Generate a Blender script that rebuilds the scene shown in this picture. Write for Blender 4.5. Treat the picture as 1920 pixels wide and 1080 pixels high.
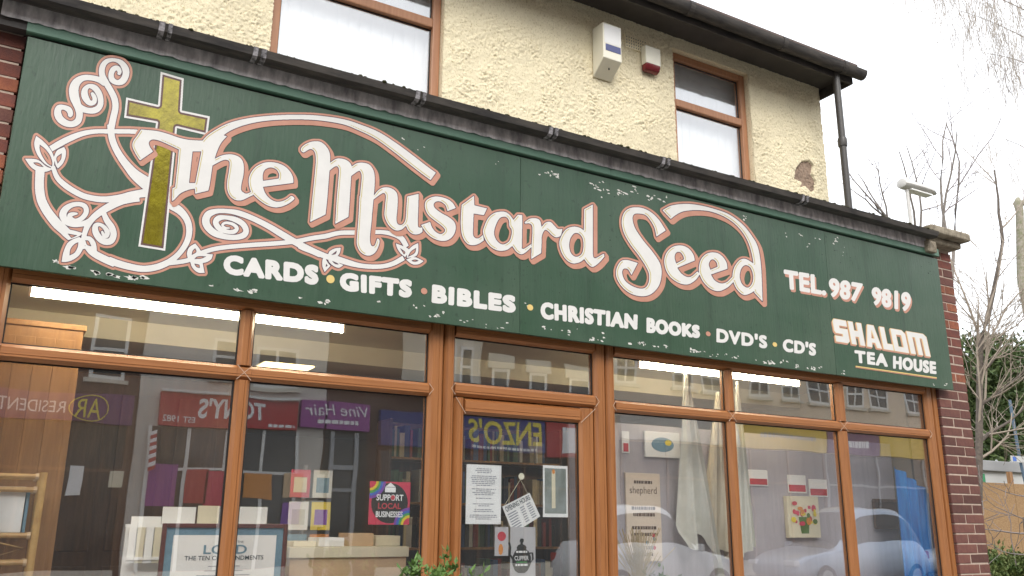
import bpy, bmesh, math, random
import numpy as np
from mathutils import Matrix, Vector

random.seed(7)
rng = np.random.default_rng(11)
sc = bpy.context.scene
for o in list(bpy.data.objects):
    bpy.data.objects.remove(o)
COL = sc.collection

# ---------------------------------------------------------------- camera
CAM = np.array([0.0, 0.0, 1.40])
YAW, PITCH, ROLL, FOC = math.radians(30.243), math.radians(15.098), math.radians(0.412), 1643.96
_f = np.array([math.sin(YAW) * math.cos(PITCH), math.cos(YAW) * math.cos(PITCH), math.sin(PITCH)])
_r = np.array([math.cos(YAW), -math.sin(YAW), 0.0])
_u = np.cross(_r, _f)
_r, _u = math.cos(ROLL) * _r + math.sin(ROLL) * _u, -math.sin(ROLL) * _r + math.cos(ROLL) * _u
cam = bpy.data.cameras.new('camera')
cam.sensor_fit = 'HORIZONTAL'
cam.sensor_width = 36.0
cam.lens = 36.0 * FOC / 1920.0
cam.clip_start = 0.05
cam.clip_end = 2000.0
cam_ob = bpy.data.objects.new('camera', cam)
COL.objects.link(cam_ob)
cam_ob.matrix_world = Matrix(((_r[0], _u[0], -_f[0], CAM[0]), (_r[1], _u[1], -_f[1], CAM[1]), (_r[2], _u[2], -_f[2], CAM[2]), (0, 0, 0, 1)))
sc.camera = cam_ob

def at(px, py, Y):
    """point of the vertical plane y = Y that was measured at (px, py) in the survey picture"""
    d = (px - 960) * _r - (py - 540) * _u + FOC * _f
    return CAM + d * (Y / d[1])

# ---------------------------------------------------------------- sky, sun, exposure
SUN_EL, SUN_AZ = math.radians(42), math.radians(200)      # azimuth clockwise from +Y: behind the viewer, to the left
world = bpy.data.worlds.new('World')
sc.world = world
world.use_nodes = True
wn, wl = world.node_tree.nodes, world.node_tree.links
wn.clear()
sky = wn.new('ShaderNodeTexSky')
sky.sky_type = 'NISHITA'
sky.sun_disc = False
sky.sun_elevation = SUN_EL
sky.sun_rotation = SUN_AZ
sky.air_density = 1.0
sky.dust_density = 6.0
sky.ozone_density = 1.0
hs = wn.new('ShaderNodeHueSaturation')
hs.inputs['Saturation'].default_value = 0.22
hs.inputs['Value'].default_value = 1.0
cl = wn.new('ShaderNodeMix')                                # thin even cloud layer over the blue
cl.data_type = 'RGBA'
cl.inputs[0].default_value = 0.75
cl.inputs[7].default_value = (9.6, 9.9, 10.4, 1)
bg = wn.new('ShaderNodeBackground')
bg.inputs['Strength'].default_value = 0.15
wo = wn.new('ShaderNodeOutputWorld')
wl.new(sky.outputs[0], hs.inputs['Color'])
wl.new(hs.outputs[0], cl.inputs[6])
wl.new(cl.outputs[2], bg.inputs[0])
wl.new(bg.outputs[0], wo.inputs[0])
sun = bpy.data.lights.new('sun', 'SUN')
sun.energy = 1.0
sun.angle = math.radians(25)
sun.color = (1.0, 0.96, 0.9)
sun_ob = bpy.data.objects.new('sun', sun)
COL.objects.link(sun_ob)
_sd = Vector((math.sin(SUN_AZ) * math.cos(SUN_EL), math.cos(SUN_AZ) * math.cos(SUN_EL), math.sin(SUN_EL)))
sun_ob.rotation_euler = _sd.to_track_quat('Z', 'Y').to_euler()
sun_ob.location = (-4, -10, 14)
sc.render.engine = 'CYCLES'
sc.cycles.max_bounces = 8
sc.cycles.transparent_max_bounces = 12
sc.view_settings.view_transform = 'Standard'
sc.view_settings.look = 'None'
sc.view_settings.exposure = 0.60
sc.view_settings.gamma = 1.0
sc.view_settings.use_curve_mapping = False
sc.render.resolution_x = 1024
sc.render.resolution_y = 576
# ---------------------------------------------------------------- helpers: materials
MATS = {}

def lin(c):
    return tuple((v / 12.92 if v <= 0.04045 else ((v + 0.055) / 1.055) ** 2.4) for v in [q / 255 for q in c])

def mat(name, col, rough=0.6, metal=0.0, var=0.0, vscale=6.0, bump=0.0, bscale=80.0, stretch=(1, 1, 1), col2=None, spec=0.5, rnd=0.0, detail=5.0, coords='Object', lo=0.35, hi=0.65, coat=0.0):
    m = bpy.data.materials.new(name)
    m.use_nodes = True
    N, L = m.node_tree.nodes, m.node_tree.links
    b = N['Principled BSDF']
    b.inputs['Base Color'].default_value = (*col, 1)
    b.inputs['Roughness'].default_value = rough
    b.inputs['Metallic'].default_value = metal
    b.inputs['Specular IOR Level'].default_value = spec
    b.inputs['Coat Weight'].default_value = coat
    tc = N.new('ShaderNodeTexCoord')
    mp = N.new('ShaderNodeMapping')
    mp.inputs['Scale'].default_value = stretch
    L.new(tc.outputs[coords], mp.inputs[0])
    out = None
    if var > 0 or col2:
        nz = N.new('ShaderNodeTexNoise')
        nz.inputs['Scale'].default_value = vscale
        nz.inputs['Detail'].default_value = detail
        nz.inputs['Roughness'].default_value = 0.62
        L.new(mp.outputs[0], nz.inputs['Vector'])
        rp = N.new('ShaderNodeMapRange')
        rp.inputs[1].default_value = lo
        rp.inputs[2].default_value = hi
        L.new(nz.outputs['Fac'], rp.inputs[0])
        mx = N.new('ShaderNodeMix')
        mx.data_type = 'RGBA'
        c2 = col2 if col2 else tuple(c * (1 - var) for c in col)
        mx.inputs[6].default_value = (*col, 1)
        mx.inputs[7].default_value = (*c2, 1)
        L.new(rp.outputs[0], mx.inputs[0])
        out = mx.outputs[2]
    if rnd > 0:
        oi = N.new('ShaderNodeObjectInfo')
        hv = N.new('ShaderNodeHueSaturation')
        r1 = N.new('ShaderNodeMapRange')
        r1.inputs[3].default_value = 1 - rnd
        r1.inputs[4].default_value = 1 + rnd
        L.new(oi.outputs['Random'], r1.inputs[0])
        L.new(r1.outputs[0], hv.inputs['Value'])
        if out:
            L.new(out, hv.inputs['Color'])
        else:
            hv.inputs['Color'].default_value = (*col, 1)
        out = hv.outputs[0]
    if out:
        L.new(out, b.inputs['Base Color'])
    if bump > 0:
        n2 = N.new('ShaderNodeTexNoise')
        n2.inputs['Scale'].default_value = bscale
        n2.inputs['Detail'].default_value = 6
        L.new(mp.outputs[0], n2.inputs['Vector'])
        bp = N.new('ShaderNodeBump')
        bp.inputs['Strength'].default_value = bump
        bp.inputs['Distance'].default_value = 0.01
        L.new(n2.outputs['Fac'], bp.inputs['Height'])
        L.new(bp.outputs[0], b.inputs['Normal'])
    MATS[name] = m
    return m

def stain(name, col, scale, lo, hi, amt, stretch=(1, 1, 1)):
    """old dirt and damp marks laid over a material's own colour"""
    m = MATS[name]
    N, L = m.node_tree.nodes, m.node_tree.links
    b = N['Principled BSDF']
    src = b.inputs['Base Color'].links[0].from_socket
    tc, mp = N.new('ShaderNodeTexCoord'), N.new('ShaderNodeMapping')
    mp.inputs['Scale'].default_value = stretch
    nz = N.new('ShaderNodeTexNoise')
    nz.inputs['Scale'].default_value = scale
    nz.inputs['Detail'].default_value = 8
    r = N.new('ShaderNodeMapRange')
    r.inputs[1].default_value, r.inputs[2].default_value = lo, hi
    r.inputs[4].default_value = amt
    x = N.new('ShaderNodeMix')
    x.data_type = 'RGBA'
    x.inputs[7].default_value = (*col, 1)
    L.new(tc.outputs['Object'], mp.inputs[0])
    L.new(mp.outputs[0], nz.inputs['Vector'])
    L.new(nz.outputs['Fac'], r.inputs[0])
    L.new(r.outputs[0], x.inputs[0])
    L.new(src, x.inputs[6])
    L.new(x.outputs[2], b.inputs['Base Color'])

def weathered(name, base, fade, streak, rough=0.4, spec=0.5):
    """old gloss paint: cloudy fading, vertical rain streaks, fine scuffs"""
    m = mat(name, base, rough, spec=spec)
    N, L = m.node_tree.nodes, m.node_tree.links
    b = N['Principled BSDF']
    tc = N.new('ShaderNodeTexCoord')
    def noise(scale, st_, lo, hi, det=8):
        mp = N.new('ShaderNodeMapping')
        mp.inputs['Scale'].default_value = st_
        nz = N.new('ShaderNodeTexNoise')
        nz.inputs['Scale'].default_value = scale
        nz.inputs['Detail'].default_value = det
        r = N.new('ShaderNodeMapRange')
        r.inputs[1].default_value, r.inputs[2].default_value = lo, hi
        L.new(tc.outputs['Object'], mp.inputs[0])
        L.new(mp.outputs[0], nz.inputs['Vector'])
        L.new(nz.outputs['Fac'], r.inputs[0])
        return r.outputs[0]
    def mix(f, a, c, amt):
        x = N.new('ShaderNodeMix')
        x.data_type = 'RGBA'
        q = N.new('ShaderNodeMath')
        q.operation = 'MULTIPLY'
        q.inputs[1].default_value = amt
        L.new(f, q.inputs[0])
        L.new(q.outputs[0], x.inputs[0])
        if isinstance(a, tuple):
            x.inputs[6].default_value = (*a, 1)
        else:
            L.new(a, x.inputs[6])
        x.inputs[7].default_value = (*c, 1)
        return x.outputs[2]
    c = mix(noise(1.3, (1, 1, 1.6), 0.38, 0.66), base, fade, 0.9)
    c = mix(noise(2.2, (5, 1, 0.3), 0.54, 0.80), c, streak, 0.42)
    c = mix(noise(7.0, (4, 1, 0.8), 0.56, 0.78), c, fade, 0.5)
    c = mix(noise(46.0, (1, 1, 0.6), 0.62, 0.74, 3), c, streak, 0.5)
    L.new(c, b.inputs['Base Color'])
    rr = noise(2.0, (2, 1, 0.6), 0.3, 0.7)
    mr = N.new('ShaderNodeMapRange')
    mr.inputs[3].default_value, mr.inputs[4].default_value = rough - 0.08, rough + 0.12
    L.new(rr, mr.inputs[0])
    L.new(mr.outputs[0], b.inputs['Roughness'])
    bp = N.new('ShaderNodeBump')
    bp.inputs['Strength'].default_value = 0.12
    bp.inputs['Distance'].default_value = 0.008
    L.new(noise(24.0, (3, 1, 0.4), 0.2, 0.8), bp.inputs['Height'])
    L.new(bp.outputs[0], b.inputs['Normal'])
    return m

def glow(name, col, strength):
    m = bpy.data.materials.new(name)
    m.use_nodes = True
    b = m.node_tree.nodes['Principled BSDF']
    b.inputs['Base Color'].default_value = (*col, 1)
    b.inputs['Emission Color'].default_value = (*col, 1)
    b.inputs['Emission Strength'].default_value = strength
    MATS[name] = m
    return m

def glass(name, k=2.2, tint=(0.985, 0.99, 0.985), dust=0.03):
    """window pane: clear sheet that mirrors the street by its Fresnel reflectance"""
    m = bpy.data.materials.new(name)
    m.use_nodes = True
    N, L = m.node_tree.nodes, m.node_tree.links
    N.clear()
    o = N.new('ShaderNodeOutputMaterial')
    t = N.new('ShaderNodeBsdfTransparent')
    t.inputs[0].default_value = (*tint, 1)
    g = N.new('ShaderNodeBsdfGlossy')
    g.inputs['Roughness'].default_value = 0.0
    g.inputs[0].default_value = (0.98, 0.99, 1.0, 1)
    ge = N.new('ShaderNodeNewGeometry')
    dt = N.new('ShaderNodeVectorMath')
    dt.operation = 'DOT_PRODUCT'
    L.new(ge.outputs['Incoming'], dt.inputs[0])
    L.new(ge.outputs['True Normal'], dt.inputs[1])
    def mth(op, a, b):
        q = N.new('ShaderNodeMath')
        q.operation = op
        for i_, v_ in enumerate((a, b)):
            if v_ is None:
                continue
            if isinstance(v_, float):
                q.inputs[i_].default_value = v_
            else:
                L.new(v_, q.inputs[i_])
        return q
    ab = mth('ABSOLUTE', dt.outputs['Value'], None)
    om = mth('SUBTRACT', 1.0, ab.outputs[0])
    pw = mth('POWER', om.outputs[0], 5.0)                     # Schlick reflectance of one glass face
    sc_ = mth('MULTIPLY', pw.outputs[0], 0.957)
    f = mth('ADD', sc_.outputs[0], 0.043)
    mu = mth('MULTIPLY', f.outputs[0], k)
    mu.use_clamp = True
    x = N.new('ShaderNodeMixShader')
    # slow waviness of the sheet
    tc = N.new('ShaderNodeTexCoord')
    nz = N.new('ShaderNodeTexNoise')
    nz.inputs['Scale'].default_value = 2.4
    nz.inputs['Detail'].default_value = 1
    bp = N.new('ShaderNodeBump')
    bp.inputs['Strength'].default_value = 0.04
    bp.inputs['Distance'].default_value = 0.02
    L.new(tc.outputs['Object'], nz.inputs['Vector'])
    L.new(nz.outputs['Fac'], bp.inputs['Height'])
    L.new(bp.outputs[0], g.inputs['Normal'])
    L.new(mu.outputs[0], x.inputs[0])
    L.new(t.outputs[0], x.inputs[1])
    L.new(g.outputs[0], x.inputs[2])
    # thin uneven film of street dust
    df = N.new('ShaderNodeBsdfDiffuse')
    df.inputs[0].default_value = (0.8, 0.79, 0.76, 1)
    n3 = N.new('ShaderNodeTexNoise')
    n3.inputs['Scale'].default_value = 2.2
    n3.inputs['Detail'].default_value = 7
    r3 = N.new('ShaderNodeMapRange')
    r3.inputs[1].default_value, r3.inputs[2].default_value = 0.3, 0.7
    r3.inputs[3].default_value, r3.inputs[4].default_value = dust * 0.45, dust * 1.5
    L.new(tc.outputs['Object'], n3.inputs['Vector'])
    L.new(n3.outputs['Fac'], r3.inputs[0])
    y = N.new('ShaderNodeMixShader')
    L.new(r3.outputs[0], y.inputs[0])
    L.new(x.outputs[0], y.inputs[1])
    L.new(df.outputs[0], y.inputs[2])
    L.new(y.outputs[0], o.inputs[0])
    MATS[name] = m
    return m

# ---------------------------------------------------------------- helpers: objects
def thing(name, label, cat_, loc=(0, 0, 0), group=None):
    o = bpy.data.objects.new(name, None)
    COL.objects.link(o)
    o.empty_display_size = 0.2
    o.location = loc
    o['label'], o['category'] = label, cat_
    if group:
        o['group'] = group
    return o

def tag(o, label, cat_, group=None):
    o['label'], o['category'] = label, cat_
    if group:
        o['group'] = group
    return o

def place(me, name, parent, origin):
    o = bpy.data.objects.new(name, me)
    COL.objects.link(o)
    w = Vector(origin)
    if parent:
        p, q = Vector(parent.location), parent.parent
        while q:
            p += Vector(q.location)
            q = q.parent
        o.parent = parent
        w = w - p
    o.location = w
    return o

class MB:
    def __init__(self):
        self.v, self.f = [], []
    def add(self, vs, fs):
        n = len(self.v)
        self.v += [tuple(map(float, p)) for p in vs]
        self.f += [tuple(i + n for i in q) for q in fs]
        return self
    def box(self, x0, y0, z0, x1, y1, z1):
        vs = [(x, y, z) for z in (z0, z1) for y in (y0, y1) for x in (x0, x1)]
        return self.add(vs, [(0, 2, 3, 1), (4, 5, 7, 6), (0, 1, 5, 4), (2, 6, 7, 3), (0, 4, 6, 2), (1, 3, 7, 5)])
    def prism(self, pts, vec):
        """planar polygon swept along vec"""
        n = len(pts)
        a = [np.array(p, float) for p in pts]
        b = [p + np.array(vec, float) for p in a]
        fs = [tuple(range(n))[::-1], tuple(range(n, 2 * n))]
        fs += [(i, (i + 1) % n, n + (i + 1) % n, n + i) for i in range(n)]
        return self.add(a + b, fs)
    def quad(self, a, b, c, d):
        return self.add([a, b, c, d], [(0, 1, 2, 3)])
    def tube(self, pts, r, n=8, cap=True):
        P = [np.array(p, float) for p in pts]
        R = r if hasattr(r, '__len__') else [r] * len(P)
        vs, fs = [], []
        up = np.array([0.0, 0.0, 1.0])
        for i, p in enumerate(P):
            t = (P[min(i + 1, len(P) - 1)] - P[max(i - 1, 0)])
            t = t / (np.linalg.norm(t) + 1e-9)
            a = np.cross(t, up if abs(t[2]) < 0.9 else np.array([1.0, 0, 0]))
            a /= np.linalg.norm(a) + 1e-9
            b = np.cross(t, a)
            for k in range(n):
                w = 2 * math.pi * k / n
                vs.append(p + R[i] * (math.cos(w) * a + math.sin(w) * b))
        for i in range(len(P) - 1):
            for k in range(n):
                fs.append((i * n + k, i * n + (k + 1) % n, (i + 1) * n + (k + 1) % n, (i + 1) * n + k))
        if cap:
            fs += [tuple(range(n))[::-1], tuple(range((len(P) - 1) * n, len(P) * n))]
        return self.add(vs, fs)
    def lathe(self, c, prof, n=16, axis='z'):
        vs, fs = [], []
        for (r, h) in prof:
            for k in range(n):
                w = 2 * math.pi * k / n
                a, b = r * math.cos(w), r * math.sin(w)
                q = {'z': (a, b, h), 'y': (a, h, b), 'x': (h, a, b)}[axis]
                vs.append((c[0] + q[0], c[1] + q[1], c[2] + q[2]))
        for i in range(len(prof) - 1):
            for k in range(n):
                fs.append((i * n + k, i * n + (k + 1) % n, (i + 1) * n + (k + 1) % n, (i + 1) * n + k))
        fs += [tuple(range(n))[::-1], tuple(range((len(prof) - 1) * n, len(prof) * n))]
        return self.add(vs, fs)
    def build(self, name, m, parent=None, bevel=0.0, seg=2, smooth=False, kind=None, fix=True):
        V = np.array(self.v)
        o = np.array([(V[:, 0].min() + V[:, 0].max()) / 2, (V[:, 1].min() + V[:, 1].max()) / 2, V[:, 2].min()])
        me = bpy.data.meshes.new(name)
        me.from_pydata([tuple(p - o) for p in V], [], self.f)
        me.update()
        if bevel > 0 or fix:
            bm = bmesh.new()
            bm.from_mesh(me)
            if fix:
                bmesh.ops.recalc_face_normals(bm, faces=bm.faces)
            if bevel > 0:
                es = [e for e in bm.edges if len(e.link_faces) == 2 and e.calc_face_angle(0) > 0.5]
                bmesh.ops.bevel(bm, geom=es, offset=bevel, segments=seg, affect='EDGES', profile=0.6)
            bm.to_mesh(me)
            bm.free()
        if smooth:
            me.shade_smooth()
            if smooth != 'all':
                me.set_sharp_from_angle(angle=math.radians(40))
        me.materials.append(MATS[m] if isinstance(m, str) else m)
        ob = place(me, name, parent, o)
        if kind:
            ob['kind'] = kind
        return ob

def flat_curve(loops, bold=0.0):
    cu = bpy.data.curves.new('outline', 'CURVE')
    cu.dimensions = '2D'
    cu.fill_mode = 'BOTH'
    for lp in loops:
        s = cu.splines.new('POLY')
        s.points.add(len(lp) - 1)
        c = np.zeros((len(lp), 4), np.float32)
        c[:, :2] = lp
        c[:, 3] = 1
        s.points.foreach_set('co', c.ravel())
        s.use_cyclic_u = True
    ob = bpy.data.objects.new('outline', cu)
    me = bpy.data.meshes.new_from_object(ob)
    bpy.data.objects.remove(ob)
    bpy.data.curves.remove(cu)
    return me

def mesh_arrays(me):
    v = np.zeros(len(me.vertices) * 3, np.float32)
    me.vertices.foreach_get('co', v)
    fs = [tuple(p.vertices) for p in me.polygons]
    bpy.data.meshes.remove(me)
    return v.reshape(-1, 3), fs

def word(text, bold=0.0, space=1.0, shear=0.0):
    """lettering as flat faces in the unit square (0,0 lower left)"""
    cu = bpy.data.curves.new('text', 'FONT')
    cu.body = text
    cu.size = 1.0
    cu.offset = bold
    cu.space_character = space
    cu.shear = shear
    cu.resolution_u = 4
    ob = bpy.data.objects.new('text', cu)
    me = bpy.data.meshes.new_from_object(ob)
    bpy.data.objects.remove(ob)
    bpy.data.curves.remove(cu)
    v, f = mesh_arrays(me)
    lo, hi = v.min(0), v.max(0)
    v[:, 0] = (v[:, 0] - lo[0]) / max(hi[0] - lo[0], 1e-6)
    v[:, 1] = (v[:, 1] - lo[1]) / max(hi[1] - lo[1], 1e-6)
    return v, f

def lettering(name, text, quad, m, parent=None, bold=0.0, space=1.0, shear=0.0, shift=(0, 0, 0)):
    """text fitted to four world corners TL, TR, BR, BL"""
    v, f = word(text, bold, space, shear)
    tl, tr, br, bl = [np.array(q, float) for q in quad]
    s, t = v[:, 0:1], v[:, 1:2]
    P = (1 - s) * (1 - t) * bl + s * (1 - t) * br + s * t * tr + (1 - s) * t * tl + np.array(shift)
    b = MB()
    b.v, b.f = [tuple(p) for p in P], f
    return b.build(name, m, parent, fix=False)

def rect(a, b, Y):
    """world corners of an upright rectangle given by two survey points"""
    p, q = at(*a, Y), at(*b, Y)
    return p, np.array([q[0], Y, p[2]]), q, np.array([p[0], Y, q[2]])
# ---------------------------------------------------------------- materials
mat('asphalt', (0.06, 0.06, 0.062), 0.9, var=0.3, bump=0.4, bscale=120)
mat('paving', (0.24, 0.23, 0.21), 0.85, var=0.25, vscale=3, bump=0.25)
mat('kerb_stone', (0.3, 0.29, 0.27), 0.85, var=0.2, bump=0.2)
mat('grass_earth', (0.07, 0.085, 0.035), 0.95, col2=(0.12, 0.1, 0.06), vscale=2)
mat('pebbledash', (0.84, 0.745, 0.52), 0.92, col2=(0.48, 0.38, 0.18), vscale=85, bump=0.5, bscale=190, lo=0.55, hi=0.75, detail=2, stretch=(1, 1, 0.7))
stain('pebbledash', (0.40, 0.33, 0.22), 1.1, 0.50, 0.80, 0.35, (1.4, 1, 0.7))
mat('bare_render', (0.36, 0.26, 0.19), 0.95, var=0.35, vscale=25, bump=0.6, bscale=60)
mat('mortar', (0.50, 0.39, 0.31), 0.95, var=0.2, vscale=30, bump=0.3)
mat('brick_plum', (0.115, 0.042, 0.034), 0.82, col2=(0.15, 0.06, 0.042), vscale=22, bump=0.35, bscale=140, rnd=0.3)
mat('brick_orange', (0.30, 0.10, 0.045), 0.85, col2=(0.20, 0.06, 0.035), vscale=18, bump=0.35, bscale=140, rnd=0.3)
mat('brick_red', (0.19, 0.055, 0.035), 0.85, col2=(0.13, 0.045, 0.035), vscale=22, bump=0.35, bscale=140, rnd=0.3)
mat('coping_stone', (0.36, 0.31, 0.23), 0.9, col2=(0.16, 0.13, 0.09), vscale=14, bump=0.5, bscale=70)
mat('gutter_black', (0.024, 0.021, 0.02), 0.72, col2=(0.07, 0.06, 0.05), vscale=9, stretch=(0.6, 3, 3), bump=0.12, bscale=40)
mat('gutter_joint', (0.34, 0.32, 0.33), 0.6, col2=(0.03, 0.03, 0.03), vscale=26, lo=0.4, hi=0.6)
mat('moss', (0.05, 0.05, 0.012), 0.95, var=0.5, vscale=60, bump=0.8)
mat('lead', (0.66, 0.62, 0.60), 0.6, col2=(0.27, 0.25, 0.25), vscale=16, stretch=(1, 1, 0.35), bump=0.35, bscale=30, spec=0.4)
mat('soffit_dark', (0.06, 0.052, 0.047), 0.6, var=0.3, vscale=5)
mat('roof_tile', (0.14, 0.10, 0.085), 0.85, var=0.35, vscale=9, bump=0.4)
mat('pipe_black', (0.075, 0.068, 0.06), 0.4, var=0.3, vscale=4)
mat('upvc_oak', (0.37, 0.15, 0.048), 0.40, col2=(0.25, 0.092, 0.027), vscale=5, stretch=(14, 6, 0.55), detail=8, lo=0.3, hi=0.72, bump=0.05, bscale=40)
mat('upvc_oak_rail', (0.38, 0.155, 0.052), 0.40, col2=(0.26, 0.096, 0.03), vscale=5, stretch=(0.55, 6, 14), detail=8, lo=0.3, hi=0.72, bump=0.05, bscale=40)
mat('upvc_tan', (0.44, 0.215, 0.11), 0.45, col2=(0.37, 0.17, 0.085), vscale=5, stretch=(8, 6, 0.6), detail=7)
stain('upvc_oak', (0.12, 0.05, 0.02), 3.0, 0.55, 0.8, 0.5, (3, 1, 0.6))
stain('upvc_oak_rail', (0.12, 0.05, 0.02), 3.0, 0.55, 0.8, 0.5, (0.6, 1, 3))
mat('weld', (0.55, 0.4, 0.3), 0.5)
mat('gasket', (0.012, 0.012, 0.012), 0.5)
mat('blind_white', (0.9, 0.9, 0.9), 0.75, var=0.02, vscale=4)
mat('plastic_cream', (0.82, 0.78, 0.64), 0.4, var=0.06, vscale=5)
mat('plastic_white', (0.82, 0.81, 0.78), 0.35, var=0.05, vscale=5)
mat('plastic_blue', (0.07, 0.08, 0.21), 0.3, var=0.1)
mat('plastic_red', (0.19, 0.018, 0.022), 0.22, var=0.2)
mat('dark_hole', (0.01, 0.01, 0.01), 0.9)
weathered('board_green', (0.025, 0.068, 0.034), (0.050, 0.090, 0.055), (0.013, 0.029, 0.017), 0.38, 0.5)
mat('rail_green', (0.075, 0.165, 0.11), 0.5, col2=(0.10, 0.185, 0.13), vscale=7, stretch=(0.5, 1, 2), bump=0.12, bscale=60)
mat('chip_white', (0.74, 0.72, 0.66), 0.8, var=0.3, vscale=120)
mat('chip_dark', (0.018, 0.03, 0.02), 0.8)
mat('paint_white', (0.70, 0.68, 0.645), 0.5, var=0.07, vscale=9)
mat('paint_terracotta', (0.52, 0.25, 0.175), 0.5, col2=(0.45, 0.21, 0.14), vscale=12)
mat('paint_line', (0.075, 0.035, 0.055), 0.5)
mat('paint_ochre', (0.52, 0.42, 0.16), 0.5)
mat('paint_yellow', (0.72, 0.52, 0.18), 0.5, var=0.1)
mat('paint_brown', (0.10, 0.045, 0.04), 0.45)
mat('gold_leaf', (0.33, 0.28, 0.018), 0.2, metal=0.65, col2=(0.2, 0.16, 0.015), vscale=9, bump=0.18, bscale=26, stretch=(1, 1, 0.7), coat=0.7)
glass('shop_glass', 3.3, dust=0.013)
glass('upper_glass', 4.5, dust=0.012)
# ---------------------------------------------------------------- ground, road, pavements
YG, YF, YP, YS, YW = 4.40, 4.36, 4.34, 4.27, 5.20       # glass, frame front, brick face, sign face, upper wall
def slab(name, x0, y0, z0, x1, y1, z1, m, parent=None):
    o = MB().box(x0, y0, z0, x1, y1, z1).build(name, m, parent)
    o['kind'] = 'structure'
    return o
slab('ground', -400, -400, -0.6, 400, 400, -0.13, 'grass_earth')
slab('road', -120, -8.4, -0.126, 120, -0.9, -0.12, 'asphalt')
slab('pavement', -120, -0.75, -0.125, 120, 4.7, 0.0, 'paving')
slab('kerb', -120, -0.9, -0.125, 120, -0.752, 0.006, 'kerb_stone')
slab('pavement_opposite', -120, -11.2, -0.125, 120, -8.55, 0.0, 'paving')
slab('kerb_opposite', -120, -8.548, -0.125, 120, -8.4, 0.006, 'kerb_stone')
ln = MB()
for i in range(-14, 15):
    ln.box(i * 6.0, -4.72, -0.119, i * 6.0 + 3.0, -4.62, -0.115)
o = ln.build('road_marking', 'paint_white')
o['kind'] = 'structure'

# ---------------------------------------------------------------- the shop building
bld = thing('shop_building', 'corner shop building with cream pebbledash upper floor and brown-framed windows', 'building', (2.4, 5.2, 0))

# pebbledashed wall as a relief grid with openings
W1 = (1.195, 2.440, 4.00, 5.42)
W2 = (4.630, 5.535, 4.00, 5.425)
gx0, gx1, gz0, gz1, st = 0.30, 6.488, 4.0, 5.60, 0.0066
nx, nz_ = int((gx1 - gx0) / st), int((gz1 - gz0) / st)
def blur(a, n):
    for _ in range(n):
        a = (np.roll(a, 1, 0) + 2 * a + np.roll(a, -1, 0)) / 4
        a = (np.roll(a, 1, 1) + 2 * a + np.roll(a, -1, 1)) / 4
    return a / a.std()
h = blur(rng.normal(size=(nz_ + 1, nx + 1)), 1)
h2 = blur(rng.normal(size=(nz_ + 1, nx + 1)), 14)
h3 = blur(rng.normal(size=(nz_ + 1, nx + 1)), 60)
disp = 0.0023 * np.clip(1 + 0.35 * h3, 0.35, 1.7) * np.clip(h, -2.8, 1.2) + 0.0007 * h2 + 0.0015 * h3
patch = [at(*p, YW)[[0, 2]] for p in [(1489, 335), (1493, 315), (1505, 302), (1518, 300), (1526, 310), (1523, 325), (1530, 340), (1529, 355), (1522, 361), (1509, 348), (1500, 352), (1505, 342)]]
def inside(x, z, poly):
    c = False
    n = len(poly)
    for i in range(n):
        (xa, za), (xb, zb) = poly[i], poly[i - 1]
        if (za > z) != (zb > z) and x < (xb - xa) * (z - za) / (zb - za) + xa:
            c = not c
    return c
xs = gx0 + st * np.arange(nx + 1)
zs = gz0 + st * np.arange(nz_ + 1)
X, Z = np.meshgrid(xs, zs)
Yd = YW - disp
pmask = np.zeros_like(X, bool)
px_ = [p[0] for p in patch]; pz_ = [p[1] for p in patch]
for j in range(nz_ + 1):
    if min(pz_) < zs[j] < max(pz_):
        for i in range(nx + 1):
            if min(px_) < xs[i] < max(px_) and inside(xs[i], zs[j], patch):
                pmask[j, i] = True
Yd[pmask] += 0.02
jit = rng.normal(size=X.shape) * 0.0016
X = X + jit
Z = Z + rng.normal(size=X.shape) * 0.0016
def in_op(x, z, w):
    return w[0] < x < w[1] and w[2] - 1 < z < w[3]
cx, cz = xs[:-1] + st / 2, zs[:-1] + st / 2
keep = np.ones((nz_, nx), bool)
for w in (W1, W2):
    keep &= ~(((cx > w[0]) & (cx < w[1]))[None, :] & ((cz < w[3]))[:, None])
idx = np.arange((nz_ + 1) * (nx + 1)).reshape(nz_ + 1, nx + 1)
jj, ii = np.nonzero(keep)
faces = np.stack([idx[jj, ii], idx[jj, ii + 1], idx[jj + 1, ii + 1], idx[jj + 1, ii]], 1)
me = bpy.data.meshes.new('wall')
O = np.array([3.4, YW, 4.0])
verts = np.stack([X.ravel(), Yd.ravel(), Z.ravel()], 1) - O
me.from_pydata(verts.tolist(), [], faces.tolist())
me.materials.append(MATS['pebbledash'])
me.materials.append(MATS['bare_render'])
mi = (pmask[jj, ii] & pmask[jj + 1, ii + 1]).astype(np.int32)
me.polygons.foreach_set('material_index', mi)
me.shade_smooth()
me.update()
wall = place(me, 'render_wall', bld, O)
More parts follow.
